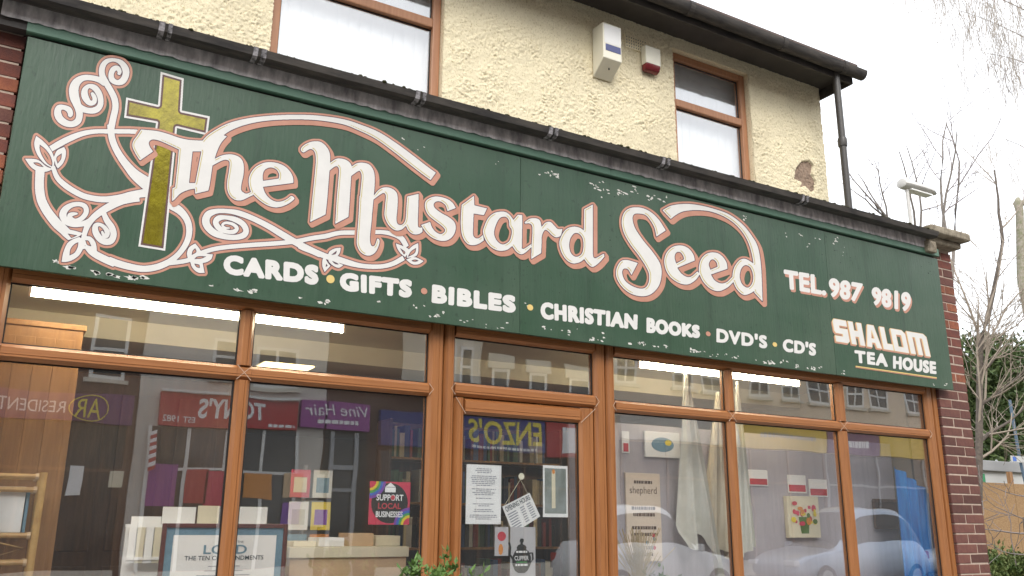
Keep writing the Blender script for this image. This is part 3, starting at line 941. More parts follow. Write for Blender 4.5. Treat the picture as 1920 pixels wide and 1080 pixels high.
LETTERS = [  # word, transform, outline, holes
    (0, C5, [(250,100,S),(300,22,S),(500,42),(650,82),(800,132),(950,157),(1150,155),(1300,85,S),(1385,108,S),(1310,195),(1260,300),(1230,390,S),(1200,490,S),(1170,700),(1150,795,S),(985,835,S),(980,770,S),(900,785),(800,830),(720,910,S),(690,930,S),(695,765,S),(730,750,S),(757,500),(778,275,S),(640,210),(520,160),(440,150),(400,180),(405,230),(450,300,S),(285,415,S),(230,330),(190,240),(200,170)], [[(950,300,S),(1062,300,S),(985,700,S),(905,700,S)]]),
    (0, (340,250,6.75), [(410,330,S),(520,280),(640,270),(740,310),(785,390),(785,520),(760,640),(755,720),(790,755),(830,765),(900,735,S),(905,785,S),(850,810),(760,850),(680,845),(610,790),(578,700),(580,600),(600,480),(610,380),(590,345),(520,345),(375,420,S)], []),
    (0, (340,250,6.75), [(850,600),(880,500),(950,420),(1060,372),(1180,372),(1290,410),(1370,480),(1410,560),(1415,630,S),(1030,680,S),(1060,760),(1120,830),(1200,868),(1280,860),(1340,830),(1390,795),(1430,825),(1400,860),(1320,910),(1210,940),(1100,920),(1000,860),(910,780,S),(870,720)], [[(1030,605,S),(1030,520),(1060,460),(1130,435),(1200,460),(1235,520),(1230,575,S)]]),
    (1, (550,250,6.75), [(92,200),(150,140),(250,105),(350,115),(430,190),(462,280),(460,400),(445,600),(425,850),(405,1030,S),(210,1125,S),(240,800),(270,500),(282,330),(265,235),(210,202),(125,245)], []),
    (1, (550,250,6.75), [(455,380,S),(540,325),(620,325),(690,355),(735,420),(728,560),(710,850),(695,1060,S),(528,1148,S),(545,850),(570,560),(575,470),(560,425),(520,425),(450,478,S)], []),
    (1, (550,250,6.75), [(728,428,S),(800,382),(880,375),(960,400),(1015,480),(1028,600),(1015,800),(995,1010,S),(825,1010,S),(845,750),(862,560),(850,495),(820,480),(722,548,S)], []),
    (1, (570,380,6.75), [(700,-80,S),(868,-80,S),(855,200),(835,400),(835,500),(855,550),(890,545),(910,500),(925,458),(952,475),(945,540),(900,630),(830,672),(760,660),(700,610),(665,520),(670,400),(685,200)], []),
    (1, (660,320,6.75), [(262,335,S),(330,250),(400,215),(480,220),(550,265),(575,340),(570,500),(560,600),(570,670),(610,690),(650,670),(675,610),(685,470),(695,330,S),(840,295,S),(835,500),(830,690),(850,722),(885,720,S),(890,775,S),(840,805),(770,805),(710,760),(680,700,S),(620,750),(540,755),(460,690),(410,580),(415,450),(425,330),(410,290),(370,295),(245,385,S)], []),
    (1, (660,320,6.75), [(1310,475,S),(1205,515,S),(1180,440),(1120,395),(1060,395),(1030,430),(1050,480),(1130,540),(1220,590),(1290,650),(1310,730),(1280,820),(1210,880),(1120,890),(1020,855),(940,790),(870,690,S),(985,650,S),(1010,720),(1060,780),(1120,805),(1165,780),(1170,740),(1120,690),(1040,630),(960,560),(920,470),(930,390),(1000,340),(1090,330),(1200,360),(1270,410)], []),
    (1, (840,340,6.75), [(325,185,S),(330,305,S),(490,345,S),(450,430,S),(320,410,S),(315,560),(315,680),(345,720),(390,720),(440,680,S),(450,750,S),(390,790),(320,810),(240,790),(180,700),(160,580),(160,450),(170,300,S)], []),
    (1, (840,340,6.75), [(440,650),(460,560),(510,460),(590,400),(700,385),(770,420),(825,490,S),(880,425,S),(935,430,S),(935,600),(930,850,S),(960,855),(1050,795,S),(1050,835,S),(980,900),(920,925),(860,890),(810,820,S),(740,870),(640,880),(550,840),(480,760)], [[(580,650),(600,560),(650,470),(720,450),(765,490),(775,570),(800,610),(800,680),(770,760),(700,800),(640,780),(595,720)]]),
    (1, (840,340,6.75), [(965,520,S),(1030,475),(1110,470),(1160,500),(1180,580,S),(1230,525),(1290,515),(1340,560),(1385,605),(1445,605,S),(1420,690),(1360,710),(1310,680),(1260,630),(1220,620),(1185,690),(1180,800),(1175,910,S),(1050,985,S),(1055,800),(1065,600),(1040,540),(970,535,S)], []),
    (1, (980,360,6.75), [(460,650),(490,550),(550,470),(640,440),(720,455),(770,490,S),(775,220,S),(885,160,S),(885,500),(885,780),(900,835),(940,830),(1020,785),(1030,820,S),(960,900),(880,950),(820,910),(775,850,S),(720,890),(630,905),(550,860),(490,770)], [[(585,680),(600,590),(650,525),(710,530),(755,590),(765,690),(745,780),(690,820),(640,810),(600,760)]]),
    (2, (1130,370,5.142), [(605,320,S),(515,380,S),(490,280),(420,180),(350,158),(300,165),(285,210),(310,300),(390,420),(480,530),(550,640),(565,740),(540,850),(470,930),(380,955),(270,930),(180,860),(130,770),(130,690),(170,620),(230,605),(335,635,S),(275,750,S),(240,695),(200,690),(185,730),(210,800),(270,850),(350,880),(410,870),(440,820),(445,750),(420,680),(350,570),(260,450),(200,340),(180,230),(210,140),(280,100),(380,105),(470,150),(540,220)], []),
    (2, (1130,370,5.142), [(590,620),(610,540),(670,480),(750,465),(820,490),(870,550),(885,610,S),(715,680,S),(750,730),(800,765),(850,765),(910,715,S),(935,740,S),(890,800),(820,840),(740,830),(660,780),(610,710)], [[(705,640,S),(690,580),(705,535),(745,530),(775,570),(780,600,S)]]),
    (2, (1130,370,5.142), [(925,670),(950,590),(1010,540),(1090,535),(1150,570),(1190,630),(1200,690,S),(1040,745,S),(1075,800),(1130,830),(1190,820),(1250,765,S),(1255,820,S),(1200,870),(1120,905),(1040,885),(970,820),(930,740)], [[(1035,700,S),(1020,650),(1035,610),(1065,600),(1095,630),(1105,670,S)]]),
    (2, (1220,370,5.142), [(110,125,S),(200,80),(330,65),(450,75),(600,110),(750,165),(880,260),(970,370),(1030,480),(1058,640),(1068,800),(1075,1005,S),(995,920,S),(1000,780),(985,620),(950,470),(890,350),(800,250),(690,180),(560,135),(430,125),(320,135),(250,165),(190,210,S)], []),
    (2, (1220,370,5.142), [(785,760),(800,680),(850,610),(910,595),(990,640,S),(1002,800),(1000,900,S),(950,930),(890,940),(830,890),(795,820)], [[(855,760),(870,690),(910,655),(960,680),(985,760),(975,830),(940,870),(900,860),(868,820)]]),
]
ARC = crv(360, 180, 3.176, [(80,300,34),(110,262,32),(160,222,27),(230,182,22),(330,152,17),(450,134,14),(600,127,14),(750,132,14),(900,155,15),(1000,190,18),(1100,235,22),(1200,302,25),(1300,378,27),(1380,440,27),(1435,480,27)])
CROSS = crv(*C4, [(548,100,S),(840,185,S),(815,590,S),(1170,665,S),(1138,905,S),(755,812,S)]) + [(309.6,470.4,S),(259.3,462.2,S)] + crv(*C4, [(490,750,S),(85,680,S),(112,425,S),(515,520,S)])

def art_masks():
    box = (30, 96, 1450, 585)
    vine, word = Raster(*box), Raster(*box)
    for s in VINE_STROKES:
        vine.stroke(s)
    for t, o, h in LEAVES:
        vine.holes(crv(*t, o))
    for t, o, h in LEAVES:
        vine.poly(outline(crv(*t, o)))
        vine.holes(crv(*t, h))
    word.stroke(ARC)
    for w, t, o, hs in LETTERS:
        word.poly(outline(crv(*t, o)))
        for h in hs:
            word.holes(crv(*t, h))
    cross = Raster(*box)
    cross.poly(np.array([p[:2] for p in CROSS]))
    return vine, word, cross
# ---------------------------------------------------------------- the painted shop sign
SX0, SX1, SZ0, SZ1 = -0.122, 6.612, 2.468, 3.572
sign = thing('shop_sign', 'long dark green painted shop sign with white lettering, vines and a gold cross', 'sign', ((SX0 + SX1) / 2, YS + 0.04, SZ0))
seams = [SX0, at(975, 560, YS)[0], at(1556, 560, YS)[0], SX1]
for a, b in zip(seams[:-1], seams[1:]):
    MB().box(a + 0.0012, YS, SZ0, b - 0.0012, YS + 0.022, SZ1).build('sign_panel', 'board_green', sign, bevel=0.0015, seg=1)
MB().box(SX0 + 0.02, YS + 0.023, SZ0 + 0.03, SX1 - 0.02, YS + 0.088, SZ1 + 0.02).build('batten', 'soffit_dark', sign)
for a, b in ((SX0 - 0.008, at(1146, 320, 4.25)[0]), (at(1146, 320, 4.25)[0] + 0.002, SX1 + 0.006)):
    MB().prism([(a, 4.2545, 3.593), (a, 4.259, 3.589), (a, 4.29, 3.589), (a, 4.29, 3.655), (a, 4.2565, 3.655)], (b - a, 0, 0)).build('top_rail', 'rail_green', sign)

def on_sign(me, name, m, d, box):
    """flat artwork (survey units / 100) laid on the board, d in front of it"""
    v, f = mesh_arrays(me)
    P = np.array([at(box[0] + x * 100, box[1] + y * 100, YS) for x, y, _ in v])
    P[:, 1] = YS - 0.4 * d
    b = MB()
    b.v, b.f = [tuple(p) for p in P], f
    return b.build(name, m, sign, fix=False)

def layer(mask, name, m, d, ra, lev=0.5, n=2, step=2):
    lp = contours(soft(mask.astype(np.float32), n), lev)
    lp = [l[::step] / ra.k / 100 for l in lp if len(l) > 8]
    return on_sign(flat_curve(lp), name, m, d, (ra.x0, ra.y0))

def moved(m, dx, dy):
    o_ = np.zeros_like(m)
    o_[max(dy, 0):m.shape[0] + min(dy, 0), max(dx, 0):m.shape[1] + min(dx, 0)] = m[max(-dy, 0):m.shape[0] - max(dy, 0), max(-dx, 0):m.shape[1] - max(dx, 0)]
    return o_

vine, letters, crossr = art_masks()
dv, dl = dist_to(vine.m, 20), dist_to(letters.m, 20)
o = layer(dv < 17.5, 'vine_outline', 'paint_terracotta', 0.0010, vine)
layer(dv < 4.6, 'vine_line', 'paint_line', 0.0020, vine)
o = layer(vine.m, 'vine', 'paint_white', 0.0030, vine)
o['label'] = 'white curling vine with leaves round the cross'
dc = dist_to(~crossr.m, 26)
o = layer(crossr.m, 'cross_border', 'paint_white', 0.0040, crossr, n=1, step=1)
layer(dc > 11.5, 'cross_edge', 'paint_brown', 0.0050, crossr, n=1, step=1)
o = layer(dc > 22.5, 'cross', 'gold_leaf', 0.0060, crossr, n=1, step=1)
o['label'] = 'gold leaf cross'
tm = dl < 15
base = tm.copy()
for i in range(1, 7):
    tm |= moved(base, int(round(12 * i / 6)), int(round(17 * i / 6)))
layer(tm, 'lettering_shade', 'paint_terracotta', 0.0070, letters)
layer(dl < 4.6, 'lettering_line', 'paint_line', 0.0080, letters)
o = layer(letters.m, 'main_lettering', 'paint_white', 0.0090, letters)
o['label'] = 'large white blackletter shop name'
di = dist_to(~letters.m, 14)
gxx = np.zeros_like(di)
gxx[:, 1:-1] = di[:, 2:] - di[:, :-2]
ring = (di > 6.0) & (di < 11.0) & (gxx > 0.7)
layer(ring, 'lettering_highlight', 'paint_ochre', 0.0100, letters, n=1)['kind'] = 'stuff'

def sq(*p):
    return [np.array([at(a, b, YS)[0], YS - 0.0022, at(a, b, YS)[2]]) for a, b in p]
def brush(name, text, q, r, m, d, space=1.1, k=5.0, off=(0, 0)):
    """brush lettering: thin letter forms fitted to the quad, thickened by r"""
    v, f = word(text, 0.0, space)
    tl, tr, br, bl = [np.array(p, float) + np.array(off) for p in q]
    u = (tr - tl) / np.linalg.norm(tr - tl)
    w = (bl - tl) / np.linalg.norm(bl - tl)
    tl, tr, br, bl = tl + (u + w) * r, tr + (w - u) * r, br - (u + w) * r, bl + (u - w) * r
    a, b = v[:, 0:1], v[:, 1:2]
    P = (1 - a) * (1 - b) * bl + a * (1 - b) * br + a * b * tr + (1 - a) * b * tl
    lo, hi = P.min(0) - 8, P.max(0) + 8
    ra = Raster(lo[0], lo[1], hi[0], hi[1], k)
    for t in f:
        ra.poly(P[list(t)])
    dd = dist_to(ra.m, int(r * k) + 3)
    return layer(dd < r * k, name, m, d, ra, n=2, step=2)
TW = [('CARDS', [(418.9,476.3),(598,497.5),(597,535.5),(418.9,514)], 3.6, 1.16),
      ('GIFTS', [(636,509.4),(773.4,525),(772,559.4),(637.5,545)], 3.4, 1.16),
      ('BIBLES', [(810,532.5),(967,554.5),(967,588),(808.8,568)], 3.2, 1.16),
      ('CHRISTIAN', [(1012.8,565),(1195.6,589.8),(1195,618.8),(1013.8,598)], 2.6, 1.16),
      ('BOOKS', [(1211.9,594.7),(1311.9,609.8),(1312.8,635),(1211.9,624)], 2.4, 1.14),
      ("DVD'S", [(1343,614.4),(1437.8,628.6),(1438.8,654.3),(1343,641.8)], 1.8, 1.16),
      ("CD'S", [(1467.5,633.6),(1530,643.2),(1530,668),(1467.5,659)], 1.8, 1.12),
      ('TEA', [(1601.6,656),(1664.4,664),(1664.8,688.3),(1603.6,679.6)], 1.8, 1.2),
      ('HOUSE', [(1674,666.3),(1754.9,678),(1755.9,702.2),(1674,691.2)], 1.8, 1.14)]
for t, q, r_, sp_ in TW:
    brush('lettering', t, q, r_, 'paint_white', 0.0022, sp_)
for t, q in [('TEL.', [(1469,504.9),(1548.4,518.5),(1549.4,554.8),(1471.5,541.4)]), ('987', [(1553.3,519.8),(1617.5,531.5),(1614.4,567.5),(1554.7,556)]), ('9819', [(1633.5,537.0),(1708,549),(1707.4,585.4),(1635.2,571.3)])]:
    brush('lettering_shade', t, q, 2.9, 'paint_terracotta', 0.0012, 1.08, off=(2.4, 4.4))
    brush('lettering', t, q, 2.1, 'paint_white', 0.0022, 1.08)
def dot(px, py, r, m):
    b_ = MB()
    c = at(px, py, YS)
    s = abs(at(px + r, py, YS)[0] - c[0]), abs(at(px, py + r, YS)[2] - c[2])
    b_.add([(c[0] + s[0] * math.cos(t), YS - 0.002, c[2] + s[1] * math.sin(t)) for t in np.linspace(0, 2 * math.pi, 19)[:-1]], [tuple(range(18))])
    b_.build('separator_dot', m, sign, fix=False)
for q in ((619.4,523.4,7.8,'paint_yellow'), (795,546,6,'paint_terracotta'), (993.8,576.6,5.6,'paint_yellow'), (1327.5,626,4.4,'paint_terracotta'), (1452.5,646,4.2,'paint_yellow')):
    dot(*q)
# the block word: angular letters in a sheared strip
BL = [  # x0, x1, outline pieces in a 0..1 box, holes
    (0.00, 0.155, [[(.12,1),(1,1),(1,.74),(.42,.74),(.42,.62),(1,.62),(1,.1),(.86,0),(0,0),(0,.26),(.58,.26),(.58,.38),(.1,.38),(0,.48),(0,.88)]], []),
    (0.165, 0.315, [[(0,1),(.36,1),(.36,.62),(.64,.62),(.64,1),(1,1),(1,0),(.64,0),(.64,.36),(.36,.36),(.36,0),(0,0)]], []),
    (0.325, 0.49, [[(.30,1),(.72,1),(1,0),(.68,0),(.62,.22),(.40,.22),(.34,0),(0,0)]], [[(.40,.40),(.61,.40),(.51,.80)]]),
    (0.50, 0.615, [[(0,1),(.46,1),(.46,.27),(1,.27),(1,0),(0,0)]], []),
    (0.615, 0.775, [[(.0,1),(.78,1),(1,.85),(1,0),(0,0)]], [[(.33,.77),(.68,.77),(.68,.22),(.33,.22)]]),
    (0.785, 1.0, [[(0,1),(.86,1),(1,.88),(1,0),(.76,0),(.76,.78),(.62,.78),(.62,0),(.39,0),(.39,.78),(.25,.78),(.25,0),(0,0)]], []),
]
bq = [(1562,597.5),(1739,628.0),(1743,668.5),(1564.3,639.5)]
RB = Raster(1550, 585, 1760, 690, 5.0)
def bmap(s, t):
    tl, tr, br, bl = [np.array(q) for q in bq]
    s2 = s - 0.03 * (t - .5)
    return (1 - s2) * (1 - t) * bl + s2 * (1 - t) * br + s2 * t * tr + (1 - s2) * t * tl
for x0, x1, outs, holes in BL:
    for o_ in outs:
        RB.poly(np.array([bmap(x0 + .004 + (x1 - x0 - .010) * s, t) for s, t in o_]))
    for o_ in holes:
        RB.poly(np.array([bmap(x0 + (x1 - x0) * s, t) for s, t in o_]), False)
db = dist_to(RB.m, 12)
t2 = db < 5
for i in range(1, 5):
    t2 |= moved(db < 5, -int(2.4 * i), int(2.8 * i))
layer(t2, 'block_lettering_shade', 'paint_terracotta', 0.0012, RB, n=1)
y2 = (db < 3)
for i in range(1, 3):
    y2 |= moved(db < 3, -int(2 * i), -int(0.8 * i))
layer(y2, 'block_lettering_edge', 'paint_yellow', 0.0022, RB, n=1)
layer(dist_to(~RB.m, 6) > 0.8, 'block_lettering', 'paint_white', 0.0032, RB, n=1)
for off, th, m in ((0, 2.0, 'paint_yellow'), (2.4, 1.4, 'paint_terracotta')):
    q = sq((1603.7, 685.8 + off), (1756, 707.4 + off), (1756, 707.4 + off + th), (1603.7, 685.8 + off + th))
    MB().quad(*q).build('underline', m, sign, fix=False)

# flaked paint: pale undercoat showing along the edges and nail lines
def chips(spots, m, name, dd):
    b_ = MB()
    for (x, y, n_, sx, sy, r0, r1) in spots:
        for _ in range(n_):
            cx_, cy_ = x + random.gauss(0, sx), y + random.gauss(0, sy) + 0.0
            c = at(cx_, cy_, YS)
            if not (SX0 + .01 < c[0] < SX1 - .01 and SZ0 + .004 < c[2] < SZ1 - .004):
                continue
            r_ = random.uniform(r0, r1) * 0.0029
            k = random.randint(6, 11)
            el = random.uniform(0.7, 3.0)
            pts = []
            for q in range(k):
                t = 2 * math.pi * q / k
                w = r_ * random.uniform(0.3, 1.25)
                pts.append((c[0] + w * el * math.cos(t), YS - dd, c[2] + w * math.sin(t) - 0.12 * w * el * math.cos(t)))
            b_.add(pts, [tuple(range(k))])
    o_ = b_.build(name, m, sign, fix=False)
    o_['kind'] = 'stuff'
    return o_
low = [(110,492,3,10,2,2,3.4),(130,500,3,5,2,1.5,3),(180,512,3,10,2,1.5,3),(215,515,3,12,2,2,3.5),(258,521,6,14,1.6,2,4.5),(395,536,2,6,2,1.5,2.6),(450,543,2,5,1.5,2,3),(470,546,4,6,1.6,2,3.6),(560,556,2,8,3,1,2),(603,566,4,7,2,1.8,3.4),(710,566,2,4,1,1.5,2.6),(790,573,3,10,2,.8,1.8),(818,592,4,4,2.5,1.6,3),(832,588,2,4,1.5,2,3),(880,603,4,16,3,1,2.2),(920,609,5,16,4,.8,2),(990,572,2,3,3,1,2),(1024,613,2,2,2,2,3),(1065,622,6,16,3,1.2,2.6),(1115,634,5,5,3,2,3.6),(1132,627,3,4,5,1.5,2.6),(1200,644,7,12,2,1.8,3.6),(1235,650,4,8,1.5,1.4,2.6),(1305,658,7,8,1.8,1.8,3.2),(1355,666,6,14,2.5,.9,2),(1375,669,3,8,2,1.2,2.4),(1430,678,5,12,1.8,1.6,2.8),(1455,680,7,10,1.8,2,3.6),(1495,686,5,6,2,1.6,2.8),(1530,690,8,10,2,1.6,3.4),(1580,697,3,5,3,1.4,2.6),(1750,722,2,2,3,1.2,2.2),(1772,724,4,3,4,1.4,2.4)]
top = [(930,308,2,5,2,.8,1.6),(1030,325,8,9,2.5,1.4,3.2),(1045,331,4,4,2,2,3.4),(1120,345,7,7,5,1.2,2.8),(1135,362,5,5,5,1.2,2.6),(1162,360,6,6,3,1.6,3),(1185,359,7,10,5,1.4,3),(1222,372,8,12,3,1.6,3.4),(1240,373,3,6,2,2,3.2),(1398,409,5,5,3,1.6,3),(1495,440,4,9,3,1,2.2),(1512,458,3,5,4,1.2,2.2),(1535,450,3,4,3,1.4,2.4),(1566,450,7,5,5,1.6,3),(1580,470,3,3,8,1,2),(755,260,2,1,2,1,1.8),(780,280,2,8,3,1,2),(645,230,3,5,2,1.6,2.6)]
chips(low + top, 'chip_white', 'paint_chip', 0.0003)
dark = [(1120,350,5,20,8,.8,1.8),(1145,440,14,6,45,.6,1.4),(985,520,8,10,40,.6,1.3),(1570,470,10,30,25,.6,1.6),(1740,500,6,20,10,.8,2),(1740,515,3,8,2,1.4,2.4),(1330,510,2,60,50,.8,1.6),(200,260,4,90,90,.7,1.4),(1550,560,12,6,50,.5,1.2),(1060,570,5,60,40,.6,1.4)]
chips(dark, 'chip_dark', 'paint_scar', 0.0002)
# ---------------------------------------------------------------- shop front joinery
def bar_x(x0, x1, z0, z1, name, parent, yf=YF, yb=YG + 0.03, c=0.016, m='upvc_oak_rail'):
    p = [(yb, z0), (yf + 0.022, z0), (yf + 0.006, z0 + c * 0.75), (yf, z0 + c), (yf, z1 - c), (yf + 0.006, z1 - c * 0.75), (yf + 0.022, z1), (yb, z1)]
    if z1 - z0 > 0.06:
        g_ = z0 + (z1 - z0) * 0.36
        p[4:4] = [(yf, g_ - .0016), (yf + .0035, g_), (yf, g_ + .0016)]
    return MB().prism([(x0, y, z) for y, z in p], (x1 - x0, 0, 0)).build(name, m, parent)
def bar_z(x0, x1, z0, z1, name, parent, yf=YF, yb=YG + 0.03, c=0.016, m='upvc_oak', cl_=True, cr=True):
    p = [(x0, yb), (x0, yf + 0.022), (x0 + c * 0.75, yf + 0.006), (x0 + c, yf)] if cl_ else [(x0, yb), (x0, yf)]
    if x1 - x0 > 0.06:
        g_ = x0 + (x1 - x0) * 0.62
        p += [(g_ - .0016, yf), (g_, yf + .0035), (g_ + .0016, yf)]
    p += [(x1 - c, yf), (x1 - c * 0.75, yf + 0.006), (x1, yf + 0.022), (x1, yb)] if cr else [(x1, yf), (x1, yb)]
    return MB().prism([(x, y, z0) for x, y in p], (0, 0, z1 - z0)).build(name, m, parent)
def seam(x0, z0, x1, z1, parent):
    d = np.array([x1 - x0, z1 - z0]); d /= np.linalg.norm(d)
    n_ = np.array([-d[1], d[0]]) * 0.0012
    y = YF - 0.0008
    MB().prism([(x0 + n_[0], y, z0 + n_[1]), (x1 + n_[0], y, z1 + n_[1]), (x1 - n_[0], y, z1 - n_[1]), (x0 - n_[0], y, z0 - n_[1])], (0, 0.004, 0)).build('weld_seam', 'weld', parent)
def pane(x0, x1, z0, z1, parent):
    MB().box(x0 - 0.006, YG, z0 - 0.006, x1 + 0.006, YG + 0.006, z1 + 0.006).build('pane', 'shop_glass', parent)
    g, t = MB(), 0.007
    g.box(x0 + .0005, YG - 0.006, z0 + t, x0 + t, YG - .001, z1 - t)
    g.box(x1 - t, YG - 0.006, z0 + t, x1 - .0005, YG - .001, z1 - t)
    g.box(x0 + .0005, YG - 0.006, z0 + .0005, x1 - .0005, YG - .001, z0 + t)
    g.box(x0 + .0005, YG - 0.006, z1 - t, x1 - .0005, YG - .001, z1 - .0005)
    g.build('gasket', 'gasket', parent)
HT, TB, TT, ZB = 2.430, 2.078, 2.150, 0.56
def shop_window(label, xl, xr, jl, jr, mulls, addon=None):
    w = thing('shop_window', label, 'window', ((xl + xr) / 2, YG, 0.52))
    bar_z(xl, jl, 0.522, 2.53, 'jamb', w)
    bar_z(jr, xr if not addon else addon, 0.522, 2.53, 'jamb', w)
    if addon:
        bar_z(addon + 0.001, xr, 0.522, 2.53, 'jamb', w, c=0.006)
    bar_x(jl + .0005, jr - .0005, HT, 2.53, 'head', w)
    bar_x(jl + .0005, jr - .0005, 0.525, ZB + 0.03, 'sill', w)
    xs_ = [jl] + [q for m_ in mulls for q in m_] + [jr]
    for a, b in mulls:
        bar_z(a, b, ZB + 0.031, TB - .0005, 'mullion', w)
        bar_z(a, b, TT + .0005, HT - .0005, 'mullion', w)
        # crossing: the two sections are welded on the mitre
        bar_x(a + .0005, b - .0005, TB, TT, 'cross_joint', w)
        seam(a, TB, b, TT, w)
        seam(a, TT, b, TB, w)
    for a, b in zip(xs_[0::2], xs_[1::2]):
        bar_x(a + .0005, b - .0005, TB, TT, 'transom', w)
        pane(a, b, ZB + 0.03, TB, w)
        pane(a, b, TT, HT, w)
    zm = (TB + TT) / 2
    for x, s in ((jl, -1), (jr, 1)):
        seam(x, TT - 0.006, x + s * 0.026, zm, w)
        seam(x, TB + 0.006, x + s * 0.026, zm, w)
    return w
shop_window('left shop window, two tall panes in brown frames, framed print displayed behind', -0.112, 2.112, -0.030, 2.022, [(0.984, 1.055)])
shop_window('right shop window, three tall panes in brown frames, cloths hung behind', 3.230, 6.512, 3.296, 6.372, [(4.232, 4.303), (5.330, 5.415)], addon=6.455)
door = thing('shop_door', 'brown framed glazed shop door with a fanlight and paper notices', 'door', (2.67, YG, 0))
bar_z(2.117, 2.182, 0.0, 2.53, 'jamb', door)
bar_z(3.140, 3.224, 0.0, 2.53, 'jamb', door)
bar_x(2.1825, 3.1395, HT, 2.53, 'head', door)
bar_x(2.1825, 3.1395, 2.092, 2.168, 'transom', door)
seam(2.182, 2.162, 2.156, 2.13, door); seam(2.182, 2.098, 2.156, 2.13, door)
seam(3.140, 2.162, 3.166, 2.13, door); seam(3.140, 2.098, 3.166, 2.13, door)
pane(2.182, 3.140, 2.168, HT, door)
yl = YF + 0.006
bar_z(2.187, 2.250, 0.02, 2.084, 'door_stile', door, yf=yl)
bar_z(3.030, 3.136, 0.02, 2.084, 'door_stile', door, yf=yl)
bar_x(2.2505, 3.0295, 1.995, 2.084, 'door_rail', door, yf=yl)
bar_x(2.2505, 3.0295, 0.02, 0.25, 'door_rail', door, yf=yl)
pane(2.250, 3.030, 0.25, 1.995, door)
seam(2.187, 2.084, 2.250, 1.995, door)
seam(3.136, 2.084, 3.030, 1.995, door)
hd = MB()
hd.box(3.06, yl - 0.006, 0.84, 3.10, yl + 0.002, 1.05)
hd.tube([(3.08, yl - 0.004, 0.98), (3.08, yl - 0.05, 0.98), (2.97, yl - 0.05, 0.98)], 0.009, n=8)
hd.build('handle', 'plastic_white', door, smooth=True)
MB().box(2.0, 4.30, 0.0, 3.3, 4.47, 0.018).build('threshold', 'coping_stone', door)

# ---------------------------------------------------------------- alarm boxes on the wall
def wedge_box(name, label, pa, pb, dep, drop, m, cat_, parts):
    a, b = at(*pa, YW - dep), at(*pb, YW - dep)
    t = thing(name, label, cat_, ((a[0] + b[0]) / 2, YW - 0.005, b[2] - drop))
    y0 = YW - 0.012
    bx_ = MB().prism([(a[0], y0, a[2] + 0.012), (a[0], y0 - dep * 0.9, a[2]), (a[0], y0 - dep * 0.9, b[2]), (a[0], y0, b[2] - drop)], (b[0] - a[0], 0, 0))
    bx_.build('casing', m, t, bevel=0.008)
    return t, a, b, y0 - dep * 0.9
t, a, b, yf_ = wedge_box('alarm_box', 'tall cream alarm box with a blue stripe under the eaves', (1131, 40), (1167, 117), 0.165, 0.11, 'plastic_cream', 'alarm box', None)
MB().box(a[0] + 0.022, yf_ - 0.003, b[2] + 0.068, b[0] - 0.012, yf_ + 0.002, b[2] + 0.125).build('stripe', 'plastic_blue', t)
MB().box(a[0] + 0.012, yf_ - 0.0015, b[2] + 0.135, b[0] - 0.008, yf_ + 0.002, a[2] - 0.012).build('front_plate', 'plastic_white', t)
MB().lathe(((a[0] + b[0]) / 2, yf_ + 0.055, b[2] - 0.06), [(0.006, -0.004), (0.006, 0.01)], n=8).build('screw', 'dark_hole', t)
t, a, b, yf_ = wedge_box('bell_box', 'small white bell box with a red strobe lens under it', (1210, 84), (1239, 126), 0.075, 0.0, 'plastic_cream', 'alarm box', None)
ln = MB()
xa, xb, zt = a[0] + 0.003, b[0] - 0.003, b[2]
pr = [(0, 0), (0, -0.062), (0.012, -0.07), (0.05, -0.055), (0.066, -0.02), (0.066, 0)]
ln.prism([(xa, YW - 0.013 - y, zt + 0.010 + z) for y, z in pr], (xb - xa, 0, 0))
ln.build('strobe_lens', 'plastic_red', t, bevel=0.012, seg=3, smooth=True)
# ---------------------------------------------------------------- inside the shop
mat('ceiling_cream', (0.72, 0.66, 0.52), 0.8, var=0.08, vscale=3)
mat('inner_wall', (0.42, 0.36, 0.28), 0.85, var=0.12, vscale=2)
mat('carpet', (0.07, 0.055, 0.05), 0.95, var=0.3, vscale=30)
mat('pine', (0.34, 0.175, 0.065), 0.5, col2=(0.24, 0.115, 0.04), vscale=4, stretch=(9, 9, 0.5), detail=7)
mat('dark_wood', (0.12, 0.06, 0.032), 0.5, var=0.4, vscale=5, stretch=(6, 6, 0.6))
mat('cane', (0.62, 0.40, 0.15), 0.45, col2=(0.45, 0.26, 0.09), vscale=14)
mat('mahogany', (0.13, 0.035, 0.028), 0.35, var=0.3, vscale=8)
mat('mount_blue', (0.17, 0.30, 0.40), 0.85, var=0.2, vscale=30)
mat('paper', (0.86, 0.86, 0.86), 0.8, var=0.03)
mat('paper_cream', (0.74, 0.68, 0.52), 0.8, var=0.06, vscale=12)
mat('ink', (0.05, 0.07, 0.09), 0.8)
mat('ink_grey', (0.33, 0.34, 0.38), 0.8)
mat('ink_red', (0.55, 0.06, 0.08), 0.7)
mat('poster_pink', (0.62, 0.055, 0.11), 0.45, var=0.08)
mat('poster_black', (0.025, 0.026, 0.026), 0.5)
for nm, c in (('yellow', (0.75, 0.6, 0.05)), ('blue', (0.06, 0.16, 0.55)), ('green', (0.08, 0.38, 0.12)), ('violet', (0.22, 0.07, 0.4))):
    mat('print_' + nm, c, 0.5)
mat('grey_panel', (0.46, 0.43, 0.47), 0.9, var=0.12, vscale=5, stretch=(6, 1, 0.4))
mat('linen', (0.68, 0.68, 0.63), 0.9, var=0.12, vscale=14)
mat('linen_warm', (0.62, 0.56, 0.44), 0.9, var=0.12, vscale=14)
mat('satin_blue', (0.03, 0.24, 0.62), 0.35, col2=(0.01, 0.10, 0.36), vscale=5, stretch=(6, 6, 0.5))
mat('straw', (0.52, 0.40, 0.22), 0.8, var=0.3)
mat('leaf_green', (0.075, 0.15, 0.03), 0.5, col2=(0.13, 0.22, 0.05), vscale=9)
